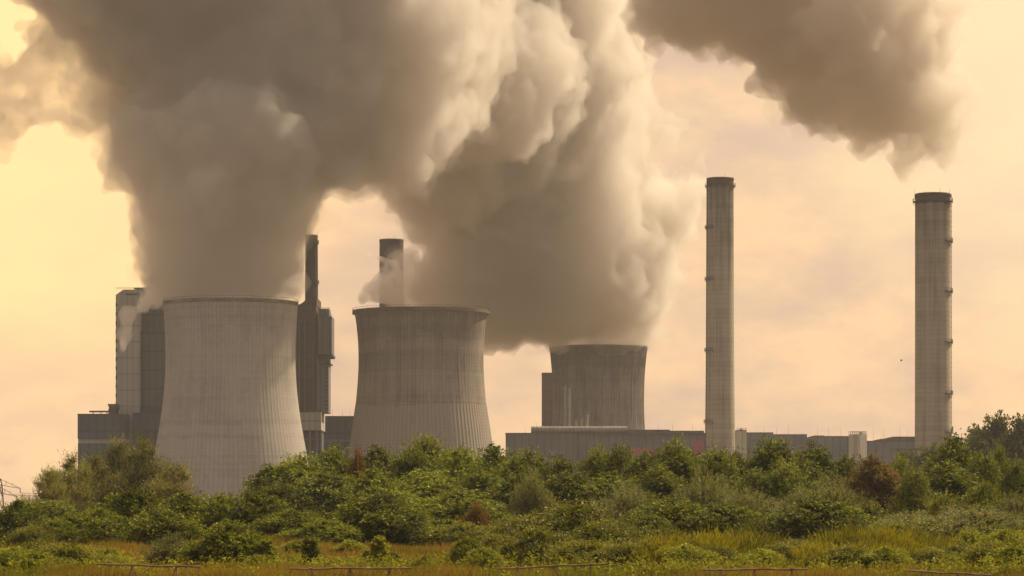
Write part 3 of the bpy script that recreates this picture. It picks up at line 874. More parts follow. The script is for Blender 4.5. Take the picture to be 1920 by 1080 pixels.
gf = [(j*nx+i, j*nx+i+1, (j+1)*nx+i+1, (j+1)*nx+i) for j in range(len(ys)-1) for i in range(nx-1)]
tag(link_mesh('ground', np_mesh('ground', gv, gf, [ground_mat()], smooth_=True)), kind='structure')

HAZE = 0.00006
s = NT('haze_air'); p = s.n('ShaderNodeVolumePrincipled')
p.inputs['Color'].default_value = (0.90, 0.92, 0.96, 1); p.inputs['Density'].default_value = HAZE; p.inputs['Anisotropy'].default_value = 0.1
s.t.links.new(p.outputs[0], s.out.inputs['Volume'])
hb = MB().box(-2700, 2700, -300, 3400, -3, 620).build('haze', s.m)
tag(hb, 'thin warm evening haze between the viewer and the power station', 'haze', kind='stuff')

# ---------------------------------------------------------------- foliage
def leaf_mat(name, dark, light, trans=0.3, gloss=0.5, spec=0.35):
    s = NT(name)
    at = s.n('ShaderNodeAttribute', attribute_name='tint').outputs['Fac']
    oi = s.n('ShaderNodeObjectInfo').outputs['Random']
    f = s.math('ADD', s.math('SUBTRACT', s.math('MULTIPLY', at, 1.55), 0.22), s.math('MULTIPLY', s.math('SUBTRACT', oi, 0.5), 0.6), clamp=True)
    col = s.mix(f, dark, light)
    b = s.n('ShaderNodeBsdfPrincipled'); s.set(b.inputs['Base Color'], col)
    b.inputs['Roughness'].default_value = gloss + 0.1; b.inputs['Specular IOR Level'].default_value = spec * 0.8
    t = s.n('ShaderNodeBsdfTranslucent'); s.set(t.inputs['Color'], s.mix(0.5, col, (0.26, 0.27, 0.012)))
    mx = s.n('ShaderNodeMixShader'); mx.inputs[0].default_value = trans
    s.t.links.new(b.outputs[0], mx.inputs[1]); s.t.links.new(t.outputs[0], mx.inputs[2])
    s.t.links.new(mx.outputs[0], s.out.inputs['Surface'])
    return s.m
def unit(a): return a / np.maximum(np.linalg.norm(a, axis=-1, keepdims=True), 1e-9)
def leaves_mesh(name, p, axis, size, mat, rng, tint, wid=0.30, up=0.6):
    n = len(p)
    axis = unit(axis + rng.normal(0, 0.35, (n, 3)))
    nor = rng.normal(0, 1, (n, 3)); nor[:, 2] += up
    b = unit(np.cross(nor, axis)); s_ = (size * rng.uniform(0.6, 1.3, n))[:, None]
    v = np.stack([p, p + axis*s_*.45 + b*s_*wid, p + axis*s_, p + axis*s_*.45 - b*s_*wid], 1).reshape(-1, 3)
    f = np.arange(n * 4).reshape(-1, 4)
    me = np_mesh(name, v, f, [mat])
    at = me.attributes.new('tint', 'FLOAT', 'POINT')
    at.data.foreach_set('value', np.repeat(np.clip(tint, 0, 1), 4).astype(np.float32))
    return me
def crown(name, W, H, mat, seed, lobes=26, twigs=1500, per=9, leaf=0.24, lobe_r=(0.14, 0.24), base=0.12, up=0.5, twig=0.9, droop=0.0, peak=0.5, gap=0.25, spiky=0.0, wid=0.3, side=(0, 0, 0), along=0.5):
    """leaves on twigs on the outside of many lobes; the lobes fill an uneven egg of width W and height H"""
    rng = np.random.default_rng(seed)
    C = []
    # rings of lobes around the envelope, lower ones wider
    k = 0
    while len(C) < lobes and k < 4000:
        k += 1
        h = rng.uniform(base, 1.0)
        prof = math.sin(math.pi * min(1, max(0, (h - base * .5) / (1 - base * .5))) ** (0.72 + peak * .6)) ** 0.6 if h < 0.97 else 0.15
        rad = 0.5 * prof * math.sqrt(rng.uniform(0.12, 1.0))
        a = rng.uniform(0, 2 * math.pi)
        r = rng.uniform(*lobe_r) * (0.75 + 0.5 * prof)
        c = np.array([math.cos(a) * max(rad - r * .75, 0) * W, math.sin(a) * max(rad - r * .75, 0) * W, (h * H - r * W * 0.55)])
        if any(np.linalg.norm((c - c2) / W) < (r + r2) * 0.38 for c2, r2 in C): continue
        C.append((c, r))
    ps, ax, tn = [], [], []
    nt_ = twigs // max(1, len(C))
    for c, r in C:
        lt = rng.uniform(0, 1)
        if rng.random() < gap * 0.4: continue
        n = int(nt_ * (r / 0.19) ** 2)
        d = unit(rng.normal(0, 1, (n, 3)) + np.array([0, 0, 0.35]))
        R = r * W * rng.uniform(0.55, 1.0, (n, 1)) ** 0.6
        sq = np.array([1, 1, 0.85])
        o = c + d * R * sq
        out = unit(o - np.array([0, 0, H * 0.35]))
        td = unit(d * 0.6 + out * 0.4 + np.array([0, 0, up]) + rng.normal(0, 0.3, (n, 3)) + np.array(side))
        L = twig * rng.uniform(0.5, 1.3, (n, 1)) * (1 + spiky * (rng.random((n, 1)) < 0.12) * 1.3)
        twt = rng.normal(0, 0.16, n) + lt * 0.5 + 0.2
        for j in range(per):
            t = (j + 0.5) / per
            p = o + td * L * t + np.array([0, 0, -droop]) * L * t * t
            p = p + rng.normal(0, 0.10 * leaf / 0.24, (n, 3)) * (1.2 - t)
            sd = unit(np.cross(td, rng.normal(0, 1, (n, 3))))
            a_ = td * along + sd * 0.8 + np.array([0, 0, -droop * 0.6 + 0.15])
            keep = rng.random(n) > 0.12
            ps.append(p[keep]); ax.append(a_[keep]); tn.append((twt + rng.normal(0, 0.14, n))[keep])
    nl = sum(len(q) for q in ps)
    shade_core = []
    for c, r in C:                                     # oversized inner leaves, added to block light and darken the lobe's inside
        n = 110; d = unit(rng.normal(0, 1, (n, 3)))
        shade_core.append(np.array(c) + d * r * W * rng.uniform(0.15, 0.62, (n, 1)) * np.array([1, 1, .85]))
    shade_core = np.concatenate(shade_core); nc = len(shade_core)
    ps.append(shade_core); ax.append(rng.normal(0, 1, (nc, 3))); tn.append(rng.normal(.4, .15, nc))
    p = np.concatenate(ps); sz = np.concatenate([np.full(nl, leaf), np.full(nc, max(leaf * 2.2, W * .075))]); a_ = np.concatenate(ax); t = np.concatenate(tn)
    ok = p[:, 2] > 0.05; p, a_, t, sz = p[ok], a_[ok], t[ok], sz[ok]
    # sit exactly in W x H, foot at z = 0
    w = np.percentile(np.abs(p[:, 0]), 99); p[:, :2] *= (W * 0.5) / w; p[:, 2] *= H / np.percentile(p[:, 2], 99.8)
    me = leaves_mesh(name, p, a_, sz, mat, rng, t, wid)
    return me, [c for c, r in C]
def trunk(name, W, H, mat, seed, lobes, stems=1, r0=0.16):
    rng = np.random.default_rng(seed); m = MB()
    for s_ in range(stems):
        a = rng.uniform(0, 6.28); b0 = Vector((math.cos(a) * .25 * (stems > 1), math.sin(a) * .25 * (stems > 1), -0.3))
        top = Vector((rng.normal(0, .04) * W + (stems > 1) * math.cos(a) * W * .16, rng.normal(0, .04) * W + (stems > 1) * math.sin(a) * W * .16, H * 0.82))
        pts = [b0]
        for i in range(1, 7):
            t = i / 6; q = b0.lerp(top, t); q.x += rng.normal(0, .018) * W; q.y += rng.normal(0, .018) * W; pts.append(q)
        for i in range(6): m.tube(pts[i], pts[i+1], r0 * (1 - i / 7), r0 * (1 - (i + 1) / 7), 7)
        pick = rng.permutation(len(lobes))[: max(5, 14 // stems)]
        for j in pick:
            c = Vector(lobes[j]); t = min(0.85, max(0.15, c.z / H * 0.6)); i = int(t * 6); q = pts[i].lerp(pts[i+1], t * 6 - i)
            mid = q.lerp(c, 0.5) + Vector((0, 0, -0.04 * H))
            rr = r0 * (1 - t) * 0.55
            m.tube(q, mid, rr, rr * .7, 5); m.tube(mid, c, rr * .7, rr * .3, 5)
            for _ in range(3):
                e = c + Vector(rng.normal(0, 0.10, 3)) * W; m.tube(mid.lerp(c, .7), e, rr * .35, 0.012, 4)
    me = bpy.data.meshes.new(name); me.from_pydata(m.v, [], m.f); me.materials.append(mat)
    return me
M['bark'] = plain_mat('bark', (0.085, 0.065, 0.045), (0.035, 0.027, 0.02), 2.0, (1, 1, 0.2), rough=0.95)
LM = {
 'dense':  leaf_mat('dark_glossy_leaves', (0.024, 0.035, 0.004), (0.262, 0.285, 0.016), 0.24, 0.5, 0.2),
 'locust': leaf_mat('locust_leaves', (0.032, 0.043, 0.005), (0.300, 0.335, 0.022), 0.26, 0.5, 0.25),
 'olive':  leaf_mat('silvery_leaves', (0.049, 0.053, 0.018), (0.352, 0.335, 0.126), 0.35, 0.5, 0.3),
 'willow': leaf_mat('willow_leaves', (0.052, 0.055, 0.014), (0.438, 0.378, 0.076), 0.26, 0.5, 0.3),
 'fine':   leaf_mat('small_olive_leaves', (0.035, 0.038, 0.004), (0.315, 0.300, 0.020), 0.26, 0.5, 0.3),
 'broom':  leaf_mat('broom_shoots', (0.065, 0.062, 0.003), (0.474, 0.386, 0.015), 0.24, 0.6, 0.2),
 'bright': leaf_mat('bright_green_leaves', (0.052, 0.068, 0.004), (0.438, 0.434, 0.022), 0.38, 0.5, 0.3),
 'red':    leaf_mat('reddening_leaves', (0.068, 0.023, 0.007), (0.30, 0.10, 0.032), 0.3, 0.6, 0.2),
 'rust':   leaf_mat('rusty_olive_leaves', (0.052, 0.037, 0.011), (0.30, 0.165, 0.060), 0.3, 0.6, 0.2),
 'far':    leaf_mat('hazed_far_leaves', (0.055, 0.066, 0.036), (0.131, 0.134, 0.031), 0.2, 0.6, 0.2),  # distance haze put into the leaf colour: lifted and bluish
}
KINDS = {  # nominal width, height, arguments
 'dense':  (7.0, 5.6, dict(lobes=34, twigs=3300, per=9, leaf=0.245, twig=0.55, up=0.45, base=0.0, peak=.2, lobe_r=(.11, .2)), 3, 3),
 'fine':   (8.5, 5.2, dict(lobes=36, twigs=3600, per=9, leaf=0.20, twig=0.75, up=0.7, base=0.0, peak=.2, spiky=.6, gap=.4, lobe_r=(.10, .19)), 3, 4),
 'olive':  (6.5, 5.0, dict(lobes=26, twigs=2600, per=12, leaf=0.19, twig=0.8, up=0.9, base=0.0, peak=.3, wid=.16, along=1.2, lobe_r=(.12, .2)), 2, 3),
 'locust': (10.0, 9.5, dict(lobes=44, twigs=3300, per=12, leaf=0.28, twig=1.15, up=0.65, base=0.1, peak=.25, droop=.55, wid=.24, gap=.25, spiky=.5, lobe_r=(.10, .18)), 4, 1),
 'tall':   (7.0, 9.5, dict(lobes=38, twigs=3000, per=11, leaf=0.26, twig=.95, up=0.7, base=0.1, peak=.4, droop=.35, wid=.26, gap=.25, spiky=.5, lobe_r=(.12, .21)), 3, 2),
 'willow': (7.5, 13.0, dict(lobes=40, twigs=4200, per=10, leaf=0.30, twig=1.25, up=1.1, base=0.1, peak=.35, wid=.13, along=1.3, gap=.6, spiky=.6, lobe_r=(.10, .18)), 3, 3),
 'broom':  (6.0, 2.7, dict(lobes=16, twigs=1300, per=14, leaf=0.42, twig=1.1, up=1.6, base=0.0, peak=.1, wid=.055, along=3.0, spiky=.5, side=(.28, 0, 0), lobe_r=(.12, .2)), 2, 4),
 'sapling':(1.3, 3.0, dict(lobes=14, twigs=300, per=8, leaf=0.17, twig=.28, up=0.5, base=0.0, peak=.3, lobe_r=(.22, .36)), 2, 1),
 'far':    (15.0, 24.0, dict(lobes=60, twigs=4200, per=8, leaf=0.60, twig=1.1, up=0.3, base=0.05, peak=.2, lobe_r=(.13, .22)), 2, 1),
}
PROTO = {}
def proto(kind, i):
    if (kind, i) in PROTO: return PROTO[(kind, i)]
    W, H, kw, n, st = KINDS[kind]
    sd = sum(map(ord, kind)) * 7 + i * 31
    me, C = crown('crown', W, H, LM['dense'], sd, **kw)
    tr = trunk('trunk', W, H, M['bark'], sd + 5, C, stems=st, r0={'sapling': .03, 'broom': .03, 'far': .5, 'locust': .2, 'willow': .16, 'tall': .16}.get(kind, .08))
    PROTO[(kind, i)] = (me, tr, W, H); return PROTO[(kind, i)]
MESHV = {}
def with_mat(me, mat):
    k = (me.name, mat.name)
    if k not in MESHV:
        if me.materials and me.materials[0] is None: pass
        c = me.copy(); c.materials.clear(); c.materials.append(mat); MESHV[k] = c
    return MESHV[k]
TR = random.Random(11)
ntree = [0]
def tree(px, wpx, top, d, kind, leafmat, name, label, group, foot=None, rot=None, depth=None):
    """a tree or bush that fills wpx photo pixels around column px and reaches up to row top, standing at d metres"""
    W0, H0 = KINDS[kind][0], KINDS[kind][1]
    n = KINDS[kind][3]; i = ntree[0] % n; ntree[0] += 1
    me, tr, W0, H0 = proto(kind, i)
    x = X(px, d); z0 = gz(x, d) - 0.05 if foot is None else foot
    W = wpx / F * d; H = Z(top, d) - z0
    r = empty(name, (x, d, z0)); r.rotation_euler = (0, 0, TR.uniform(0, 6.28) if rot is None else rot)
    tag(r, label, 'tree' if 'tree' in name else ('sapling' if 'sapling' in name else 'bush'), group)
    for nm, m_ in (('crown', with_mat(me, LM[leafmat])), ('trunk' if 'tree' in name else 'stem', tr)):
        o = bpy.data.objects.new(nm, m_); COL.objects.link(o); o.parent = r
        o.scale = (W / W0, (W / W0 if depth is None else depth), H / H0)
    return r

# name, kind, leaf material, group for each sort
SORT = {
 'L': ('locust_tree', 'locust', 'locust', 'feathery green trees in front of the power station'),
 'T': ('broadleaf_tree', 'tall', 'locust', 'upright broadleaf trees in front of the power station'),
 'D': ('broadleaf_bush', 'dense', 'dense', 'dark broadleaf bushes at the edge of the meadow'),
 'E': ('broadleaf_tree', 'tall', 'dense', 'dark broadleaf trees in front of the power station'),
 'F': ('fine_leaved_bush', 'fine', 'fine', 'olive green fine-leaved bushes'),
 'O': ('silvery_bush', 'olive', 'olive', 'silvery grey-green bushes'),
 'W': ('willow_tree', 'willow', 'willow', 'willows at the left'),
 'B': ('broom_bush', 'broom', 'broom', 'yellow-green broom bushes at the meadow edge'),
 'G': ('leafy_bush', 'dense', 'bright', 'bright green leafy bushes in the foreground'),
 'S': ('leafy_sapling', 'sapling', 'bright', 'bright saplings in the meadow'),
 'R': ('red_leaved_bush', 'fine', 'red', 'reddened bushes'),
 'U': ('rusty_leaved_tree', 'tall', 'rust', 'rust-tinged trees'),
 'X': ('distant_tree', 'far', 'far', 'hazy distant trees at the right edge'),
}
PLANTS = [
 # sort, column, width, top row, distance, label
 ('X', 1868, 100, 781, 800, 'tall hazy tree highest of the distant ones, near the right edge'),
 ('X', 1915, 90, 783, 780, 'hazy distant tree cut by the right edge'),
 ('X', 1832, 78, 804, 830, 'hazy distant tree left of the highest one at the right edge'),
 ('X', 1790, 90, 830, 860, 'low hazy distant tree just right of the wide chimney foot'),
 ('X', 1745, 90, 838, 880, 'low hazy distant tree before the wide chimney foot'),
 ('X', 1700, 80, 848, 900, 'lowest and farthest left of the hazy distant trees'),
 ('W', 92, 58, 875, 425, 'lowest and leftmost willow, beside the open sky'),
 ('W', 132, 74, 848, 430, 'loose willow with sky showing through, second from the left'),
 ('W', 182, 76, 850, 436, 'willow in front of the low slate building, third from the left'),
 ('W', 226, 84, 822, 440, 'tall pale willow under the pale stair tower'),
 ('W', 272, 76, 814, 430, 'tallest willow, its top against the foot of the leftmost cooling tower'),
 ('W', 325, 84, 868, 420, 'willow leaning right in front of the leftmost cooling tower'),
 ('O', 46, 70, 928, 400, 'small grey-green bush under the open sky at the far left'),
 ('E', 90, 110, 938, 350, 'dark low tree beneath the leftmost willow'),
 ('L', 505, 120, 872, 350, 'leftmost feathery tree, at the right foot of the tallest cooling tower'),
 ('L', 562, 130, 852, 352, 'feathery tree second from the left of the wooded mound'),
 ('L', 628, 120, 836, 356, 'feathery tree with a high top left of the middle cooling tower'),
 ('R', 671, 44, 838, 352, 'small red patch of leaves at the skyline left of the middle cooling tower'),
 ('L', 706, 130, 838, 358, 'feathery tree under the left foot of the middle cooling tower'),
 ('L', 800, 120, 818, 372, 'feathery tree whose top stands highest, under the middle cooling tower'),
 ('L', 772, 140, 842, 350, 'broad feathery tree below the highest top of the mound'),
 ('L', 862, 140, 840, 356, 'feathery tree right of the highest top of the mound'),
 ('L', 925, 130, 836, 360, 'feathery tree under the right foot of the middle cooling tower'),
 ('L', 985, 120, 843, 352, 'feathery tree under the left end of the long turbine hall'),
 ('L', 520, 130, 905, 322, 'lower feathery tree at the left end of the mound'),
 ('L', 610, 150, 885, 325, 'lower feathery tree in the second row of the mound, left part'),
 ('L', 700, 150, 880, 322, 'lower feathery tree in the second row of the mound, under the middle tower edge'),
 ('L', 800, 160, 882, 326, 'lower feathery tree in the second row, above the darkest round bush'),
 ('L', 895, 150, 880, 322, 'lower feathery tree in the second row, above the small red bush'),
 ('L', 975, 130, 888, 318, 'lower feathery tree in the second row, at the right end of the mound'),
 ('L', 860, 170, 915, 306, 'shaded feathery tree lowest on the mound'),
 ('L', 740, 150, 920, 304, 'shaded feathery tree behind the darkest round bush'),
 ('L', 1050, 110, 856, 340, 'feathery tree under the joint in the turbine hall wall'),
 ('T', 1118, 84, 838, 345, 'pointed tree in front of the middle of the turbine hall'),
 ('T', 1165, 74, 836, 342, 'pointed tree left of the red patch on the turbine hall'),
 ('T', 1205, 80, 850, 340, 'tree below the red patch on the turbine hall'),
 ('E', 1272, 130, 828, 345, 'dark round-topped tree left of the slim chimney foot'),
 ('T', 1342, 90, 842, 342, 'tree directly below the slim chimney'),
 ('T', 1382, 70, 850, 348, 'tree below the white lift tower at the slim chimney'),
 ('L', 1452, 130, 822, 345, 'big dark-green tree with a high top right of the slim chimney'),
 ('L', 1525, 110, 832, 348, 'tree before the hall left of the white railed tower'),
 ('T', 1580, 74, 856, 350, 'tree below the white railed tower'),
 ('T', 1470, 90, 868, 322, 'lighter green tree standing before the big tree right of the slim chimney'),
 ('T', 1412, 80, 880, 322, 'lighter green tree low between slim chimney and the big tree'),
 ('U', 1640, 96, 856, 335, 'rust-red and olive tree between the two tall chimneys'),
 ('T', 1684, 74, 856, 338, 'slim green tree right of the rust-red tree'),
 ('E', 1716, 70, 880, 325, 'dark tree tucked right of the rust-red tree'),
 ('T', 1788, 96, 818, 350, 'tree with a spiky high top right below the wide chimney'),
 ('E', 1782, 150, 868, 335, 'wide dark tree under the spiky-topped tree at the right'),
 ('T', 1845, 80, 850, 345, 'pale-leaved tree right of the spiky-topped tree'),
 ('T', 1872, 50, 838, 348, 'narrow conical tree near the right edge'),
 ('T', 1908, 60, 862, 340, 'green tree cut by the right edge, above the row of bushes'),
 ('T', 1070, 130, 885, 318, 'green tree in the second row below the turbine hall joint'),
 ('T', 1150, 130, 885, 316, 'green tree in the second row below the pointed trees'),
 ('E', 1240, 120, 875, 318, 'dark tree in the second row left of the slim chimney'),
 ('O', 998, 66, 882, 308, 'pale silvery bush at the right end of the feathery mound'),
 ('O', 1172, 110, 906, 292, 'round silvery bush below the pointed trees, centre right'),
 ('O', 1318, 100, 880, 300, 'silvery bush below the slim chimney, upper one'),
 ('O', 1402, 110, 918, 288, 'silvery bush below the slim chimney, lower one'),
 ('O', 1355, 90, 895, 306, 'silvery bush between the two bushes below the slim chimney'),
 ('O', 1556, 120, 900, 300, 'pale silvery bush below the white railed tower'),
 ('O', 1500, 80, 915, 295, 'small silvery bush left of the pale one below the white railed tower'),
 ('F', 1630, 110, 940, 282, 'olive bush in front of the rust-red tree'),
 ('D', 1848, 84, 906, 292, 'small dark round bush above the silvery one at the right'),
 ('O', 1900, 90, 925, 290, 'silvery bush cut by the right edge'),
 ('F', 1770, 84, 925, 292, 'small olive bush below the wide dark tree at the right'),
 ('O', 1818, 190, 948, 268, 'largest silvery bush, low near the right edge'),
 ('O', 1712, 130, 958, 270, 'silvery bush left of the largest silvery one'),
 ('D', 1680, 100, 985, 252, 'dark bush among the broom below the rust-red tree'),
 ('D', 1525, 170, 934, 256, 'big dark round bush below the big tree right of the slim chimney'),
 ('F', 1605, 90, 968, 258, 'olive bush at the right side of the big dark round bush'),
 ('D', 1255, 150, 938, 262, 'dark bush with pale highlights, left of a pair below the slim chimney'),
 ('D', 1352, 140, 944, 258, 'dark bush with pale highlights, right of a pair below the slim chimney'),
 ('D', 1215, 110, 965, 250, 'lower dark bush beside the wide fine-leaved bush'),
 ('F', 1080, 230, 938, 222, 'widest fine-leaved bush, bottom centre right'),
 ('F', 990, 150, 965, 258, 'fine-leaved bush left of the widest one'),
 ('F', 1130, 170, 975, 206, 'fine-leaved bush in front of the widest one'),
 ('F', 1012, 150, 985, 204, 'thin fine-leaved bush above the upward-sloping rusty pipe'),
 ('D', 905, 110, 955, 270, 'dark bush under the small red-leaved bush'),
 ('R', 893, 52, 943, 266, 'small red-leaved bush at the foot of the feathery mound'),
 ('F', 868, 120, 978, 256, 'olive bush right of the darkest round bush'),
 ('D', 716, 168, 926, 258, 'darkest round bush, in front of the feathery mound'),
 ('D', 606, 120, 975, 252, 'leafy green bush left of the darkest round bush'),
 ('D', 548, 110, 958, 260, 'olive-dark bush left of the leafy one'),
 ('D', 480, 110, 922, 268, 'dark bush below the right foot of the tallest cooling tower'),
 ('D', 418, 110, 928, 270, 'dark bush under the tallest cooling tower, right of its middle'),
 ('D', 345, 120, 928, 272, 'dark bush under the tallest cooling tower, left of its middle'),
 ('D', 255, 130, 916, 268, 'dark bush with a high rounded top below the tallest willow'),
 ('D', 300, 120, 955, 260, 'shadowy bush above the golden grass at left'),
 ('D', 190, 110, 955, 264, 'green bush below the pale stair tower'),
 ('D', 138, 90, 962, 262, 'green bush above the left end of the golden grass'),
 ('D', 100, 80, 978, 258, 'lower green bush at the left'),
 ('D', 36, 90, 942, 266, 'green bush at the far left edge below the open sky'),
 ('F', 62, 80, 985, 256, 'reddish-stemmed fine bush at the far left'),
 ('D', 428, 150, 980, 205, 'large leafy bush standing forward in the golden grass'),
 ('O', 325, 90, 1000, 212, 'pale upright bush left of the large forward leafy bush'),
 ('F', 130, 110, 1036, 198, 'dark low bush at the bottom edge left of the first rusty pipe'),
 ('F', 70, 70, 1030, 204, 'low fine bush near the bottom left corner'),
 ('G', 14, 70, 1030, 215, 'bright leafy bush in the bottom left corner'),
 ('G', 560, 50, 1012, 240, 'bright leafy bush below the olive-dark bush'),
 ('G', 655, 60, 1012, 236, 'bright leafy bush above the second rusty pipe'),
 ('S', 500, 34, 1010, 203, 'bright sapling just right of the large forward leafy bush'),
 ('S', 582, 34, 1006, 203, 'bright sapling below the leafy green bush'),
 ('S', 712, 34, 1006, 203, 'tallest bright sapling, before the darkest round bush'),
 ('S', 737, 24, 1035, 212, 'short bright sapling right of the tallest one'),
 ('S', 690, 24, 1030, 214, 'short bright sapling left of the tallest one'),
 ('G', 875, 66, 1008, 204, 'bright leafy bush left of the upward-sloping rusty pipe'),
 ('G', 855, 44, 1038, 208, 'small bright bush at the bottom edge, centre'),
 ('B', 1258, 150, 1000, 208, 'leftmost broom bush, right of the fine-leaved bushes'),
 ('B', 1330, 140, 996, 202, 'broom bush above the left end of the fourth rusty pipe'),
 ('B', 1405, 150, 994, 205, 'broom bush above the right end of the fourth rusty pipe'),
 ('D', 1478, 70, 1010, 210, 'small dark bush between two clumps of broom'),
 ('B', 1590, 150, 990, 206, 'broom bush below the big dark round bush'),
 ('B', 1650, 140, 988, 201, 'broom bush right of the middle of the broom row'),
 ('B', 1720, 140, 996, 204, 'broom bush above the fifth rusty pipe'),
 ('G', 1818, 100, 994, 207, 'bright bush right of the broom row'),
 ('G', 1885, 110, 996, 203, 'brightest green bush at the bottom right'),
 ('F', 1852, 80, 1035, 196, 'low yellowish bush at the bottom right'),
 ('B', 1770, 90, 1022, 202, 'small broom bush left of the bright bushes'),
 ('S', 1555, 26, 1042, 205, 'bright sapling between the fourth and fifth rusty pipes'),
 ('S', 1700, 20, 1040, 204, 'bright sapling at the left end of the fifth rusty pipe'),
 ('B', 1225, 110, 1028, 197, 'low broom bush at the bottom edge, right of the sloping pipe'),
 ('G', 1285, 70, 1040, 194, 'low leafy bush at the bottom edge left of the fourth rusty pipe'),
 ('B', 1535, 90, 1034, 197, 'low broom bush right of the end of the fourth rusty pipe'),
 ('F', 1460, 90, 1036, 198, 'low olive bush behind the fourth rusty pipe'),
 ('G', 1660, 60, 1045, 194, 'low leafy bush just left of the fifth rusty pipe'),
 ('G', 1905, 70, 1040, 194, 'low leafy bush in the bottom right corner'),
 ('F', 1170, 90, 1035, 197, 'low olive bush at the right end of the sloping pipe'),
 ('G', 30, 80, 1045, 193, 'low yellow-green bush at the bottom left corner edge'),
 ('G', 205, 70, 1046, 200, 'low green bush behind the left end of the first rusty pipe'),
 ('G', 480, 50, 1040, 197, 'low bright bush at the right foot of the large forward bush'),
 ('F', 640, 70, 1046, 202, 'low olive bush behind the second rusty pipe'),
 ('G', 800, 44, 1040, 199, 'low bright bush right of the second rusty pipe'),
 ('F', 1345, 80, 1040, 199, 'low olive bush right behind the first leg of the fourth rusty pipe'),
 ('G', 1425, 60, 1048, 195, 'low leafy bush under the middle of the fourth rusty pipe'),
 ('O', 1290, 70, 1030, 203, 'low silvery bush left of the fourth rusty pipe'),
 ('O', 1500, 70, 1030, 200, 'low silvery bush behind the right end of the fourth rusty pipe'),
 ('F', 1590, 90, 1040, 195, 'low olive bush midway between the fourth and fifth rusty pipes'),
 ('B', 1640, 90, 1035, 197, 'low broom bush just left of the fifth rusty pipe'),
 ('F', 1740, 90, 1044, 196, 'low olive bush behind the middle of the fifth rusty pipe'),
 ('F', 1800, 80, 1035, 200, 'low olive bush behind the right end of the fifth rusty pipe'),
 ('F', 1105, 100, 1030, 200, 'low olive bush behind the right half of the sloping pipe'),
 ('D', 1040, 110, 1018, 206, 'shadowy low bush behind the middle of the sloping pipe'),
 ('D', 975, 90, 1024, 205, 'shadowy low bush behind the left half of the sloping pipe'),
 ('G', 70, 60, 1052, 191, 'lowest yellow-green bush at the bottom left'),
 ('G', 905, 50, 1045, 196, 'low bright bush at the left end of the sloping pipe'),
 ('D', 1295, 90, 1006, 212, 'small dark bush among the broom, left of the fourth rusty pipe'),
 ('F', 1370, 100, 1008, 211, 'olive bush between the two broom bushes above the fourth rusty pipe'),
 ('D', 1440, 90, 1012, 208, 'small dark bush behind the broom above the fourth rusty pipe'),
 ('F', 1545, 100, 1010, 209, 'olive bush at the foot of the big dark round bush'),
 ('D', 1630, 90, 1008, 210, 'small dark bush between the two brooms right of the big dark round bush'),
 ('F', 1690, 90, 1006, 211, 'olive bush between the last two brooms above the fifth rusty pipe'),
 ('D', 1850, 80, 1010, 208, 'small dark bush between the two bright bushes at the right'),
 ('D', 1190, 100, 1002, 212, 'dark bush just right of the wide fine-leaved bushes'),
 ('F', 940, 100, 1000, 214, 'olive bush between the bright leafy bush and the widest fine-leaved one'),
]
for (so, px, w, top, d, lab) in PLANTS:
    nm, kind, lm, grp = SORT[so]
    if d <= 204 and top >= 1024 and not 230 < px < 860: w, top = w * 1.45, top - 18   # the low row is rank and wide
    tree(px, w * (1.28 if d > 240 else 1.15), top + 1, d, kind, lm, nm, lab, grp)

# ---------------------------------------------------------------- golden grass and herbs
def scatter(name, mat, n, seed, size, hgt, yr=(172, 300), dens=None, kind_='blade', label=None, cat=None):
    rng = np.random.default_rng(seed)
    y = yr[0] + (yr[1] - yr[0]) * rng.random(n) ** 1.3
    px = rng.uniform(-160, 2080, n)
    x = (px - 960) / F * y
    if dens is not None:
        keep = rng.random(n) < dens(px, y, x); x, y, px = x[keep], y[keep], px[keep]; n = len(x)
    z = np.array([gz(a, b) for a, b in zip(x, y)])
    base = np.stack([x, y, z], 1)
    if kind_ == 'blade':
        h = hgt * rng.uniform(0.5, 1.25, n) * (0.8 + 0.4 * np.sin(x * .9 + y * .35))
        lean = rng.normal(0, 0.22, (n, 2)); a = rng.uniform(0, 6.28, n)
        wv_ = np.stack([np.cos(a), np.sin(a) * .3, np.zeros(n)], 1) * size
        top = base + np.stack([lean[:, 0] * h + .1 * h, lean[:, 1] * h, h], 1); mid = base + (top - base) * .55 - np.stack([lean[:, 0] * h * .1, np.zeros(n), np.zeros(n)], 1)
        v = np.stack([base - wv_, base + wv_, mid + wv_ * .8, top + wv_ * .15, mid - wv_ * .8], 1).reshape(-1, 3)
        f = np.arange(n * 5).reshape(-1, 5)
        me = np_mesh(name, v, f, [mat]); reps = 5
        tint = np.clip(0.5 + 0.3 * np.sin(x * .35 + 1.3) * np.cos(y * .21) + rng.normal(0, .22, n), 0, 1)
        at = me.attributes.new('tint', 'FLOAT', 'POINT'); at.data.foreach_set('value', np.repeat(tint, reps).astype(np.float32))
    else:
        k = 26; P0 = np.repeat(base, k, 0); hh = np.repeat(hgt * rng.uniform(.4, 1.2, n), k)
        t = rng.random(n * k); ang = rng.uniform(0, 6.28, n * k); rad = .10 + .16 * (1 - t)
        p = P0 + np.stack([np.cos(ang) * rad, np.sin(ang) * rad, t * hh], 1)
        ax = np.stack([np.cos(ang), np.sin(ang), np.full(n * k, .5)], 1)
        tint = np.clip(np.repeat(rng.uniform(.2, .9, n), k) + rng.normal(0, .12, n * k), 0, 1)
        me = leaves_mesh(name, p, ax, size, mat, rng, tint, .28)
    o = link_mesh(name, me); tag(o, label, cat, kind='stuff'); return o
M['grass'] = leaf_mat('dry_golden_grass', (0.20, 0.115, 0.016), (0.42, 0.235, 0.045), 0.3, 0.7, 0.1)
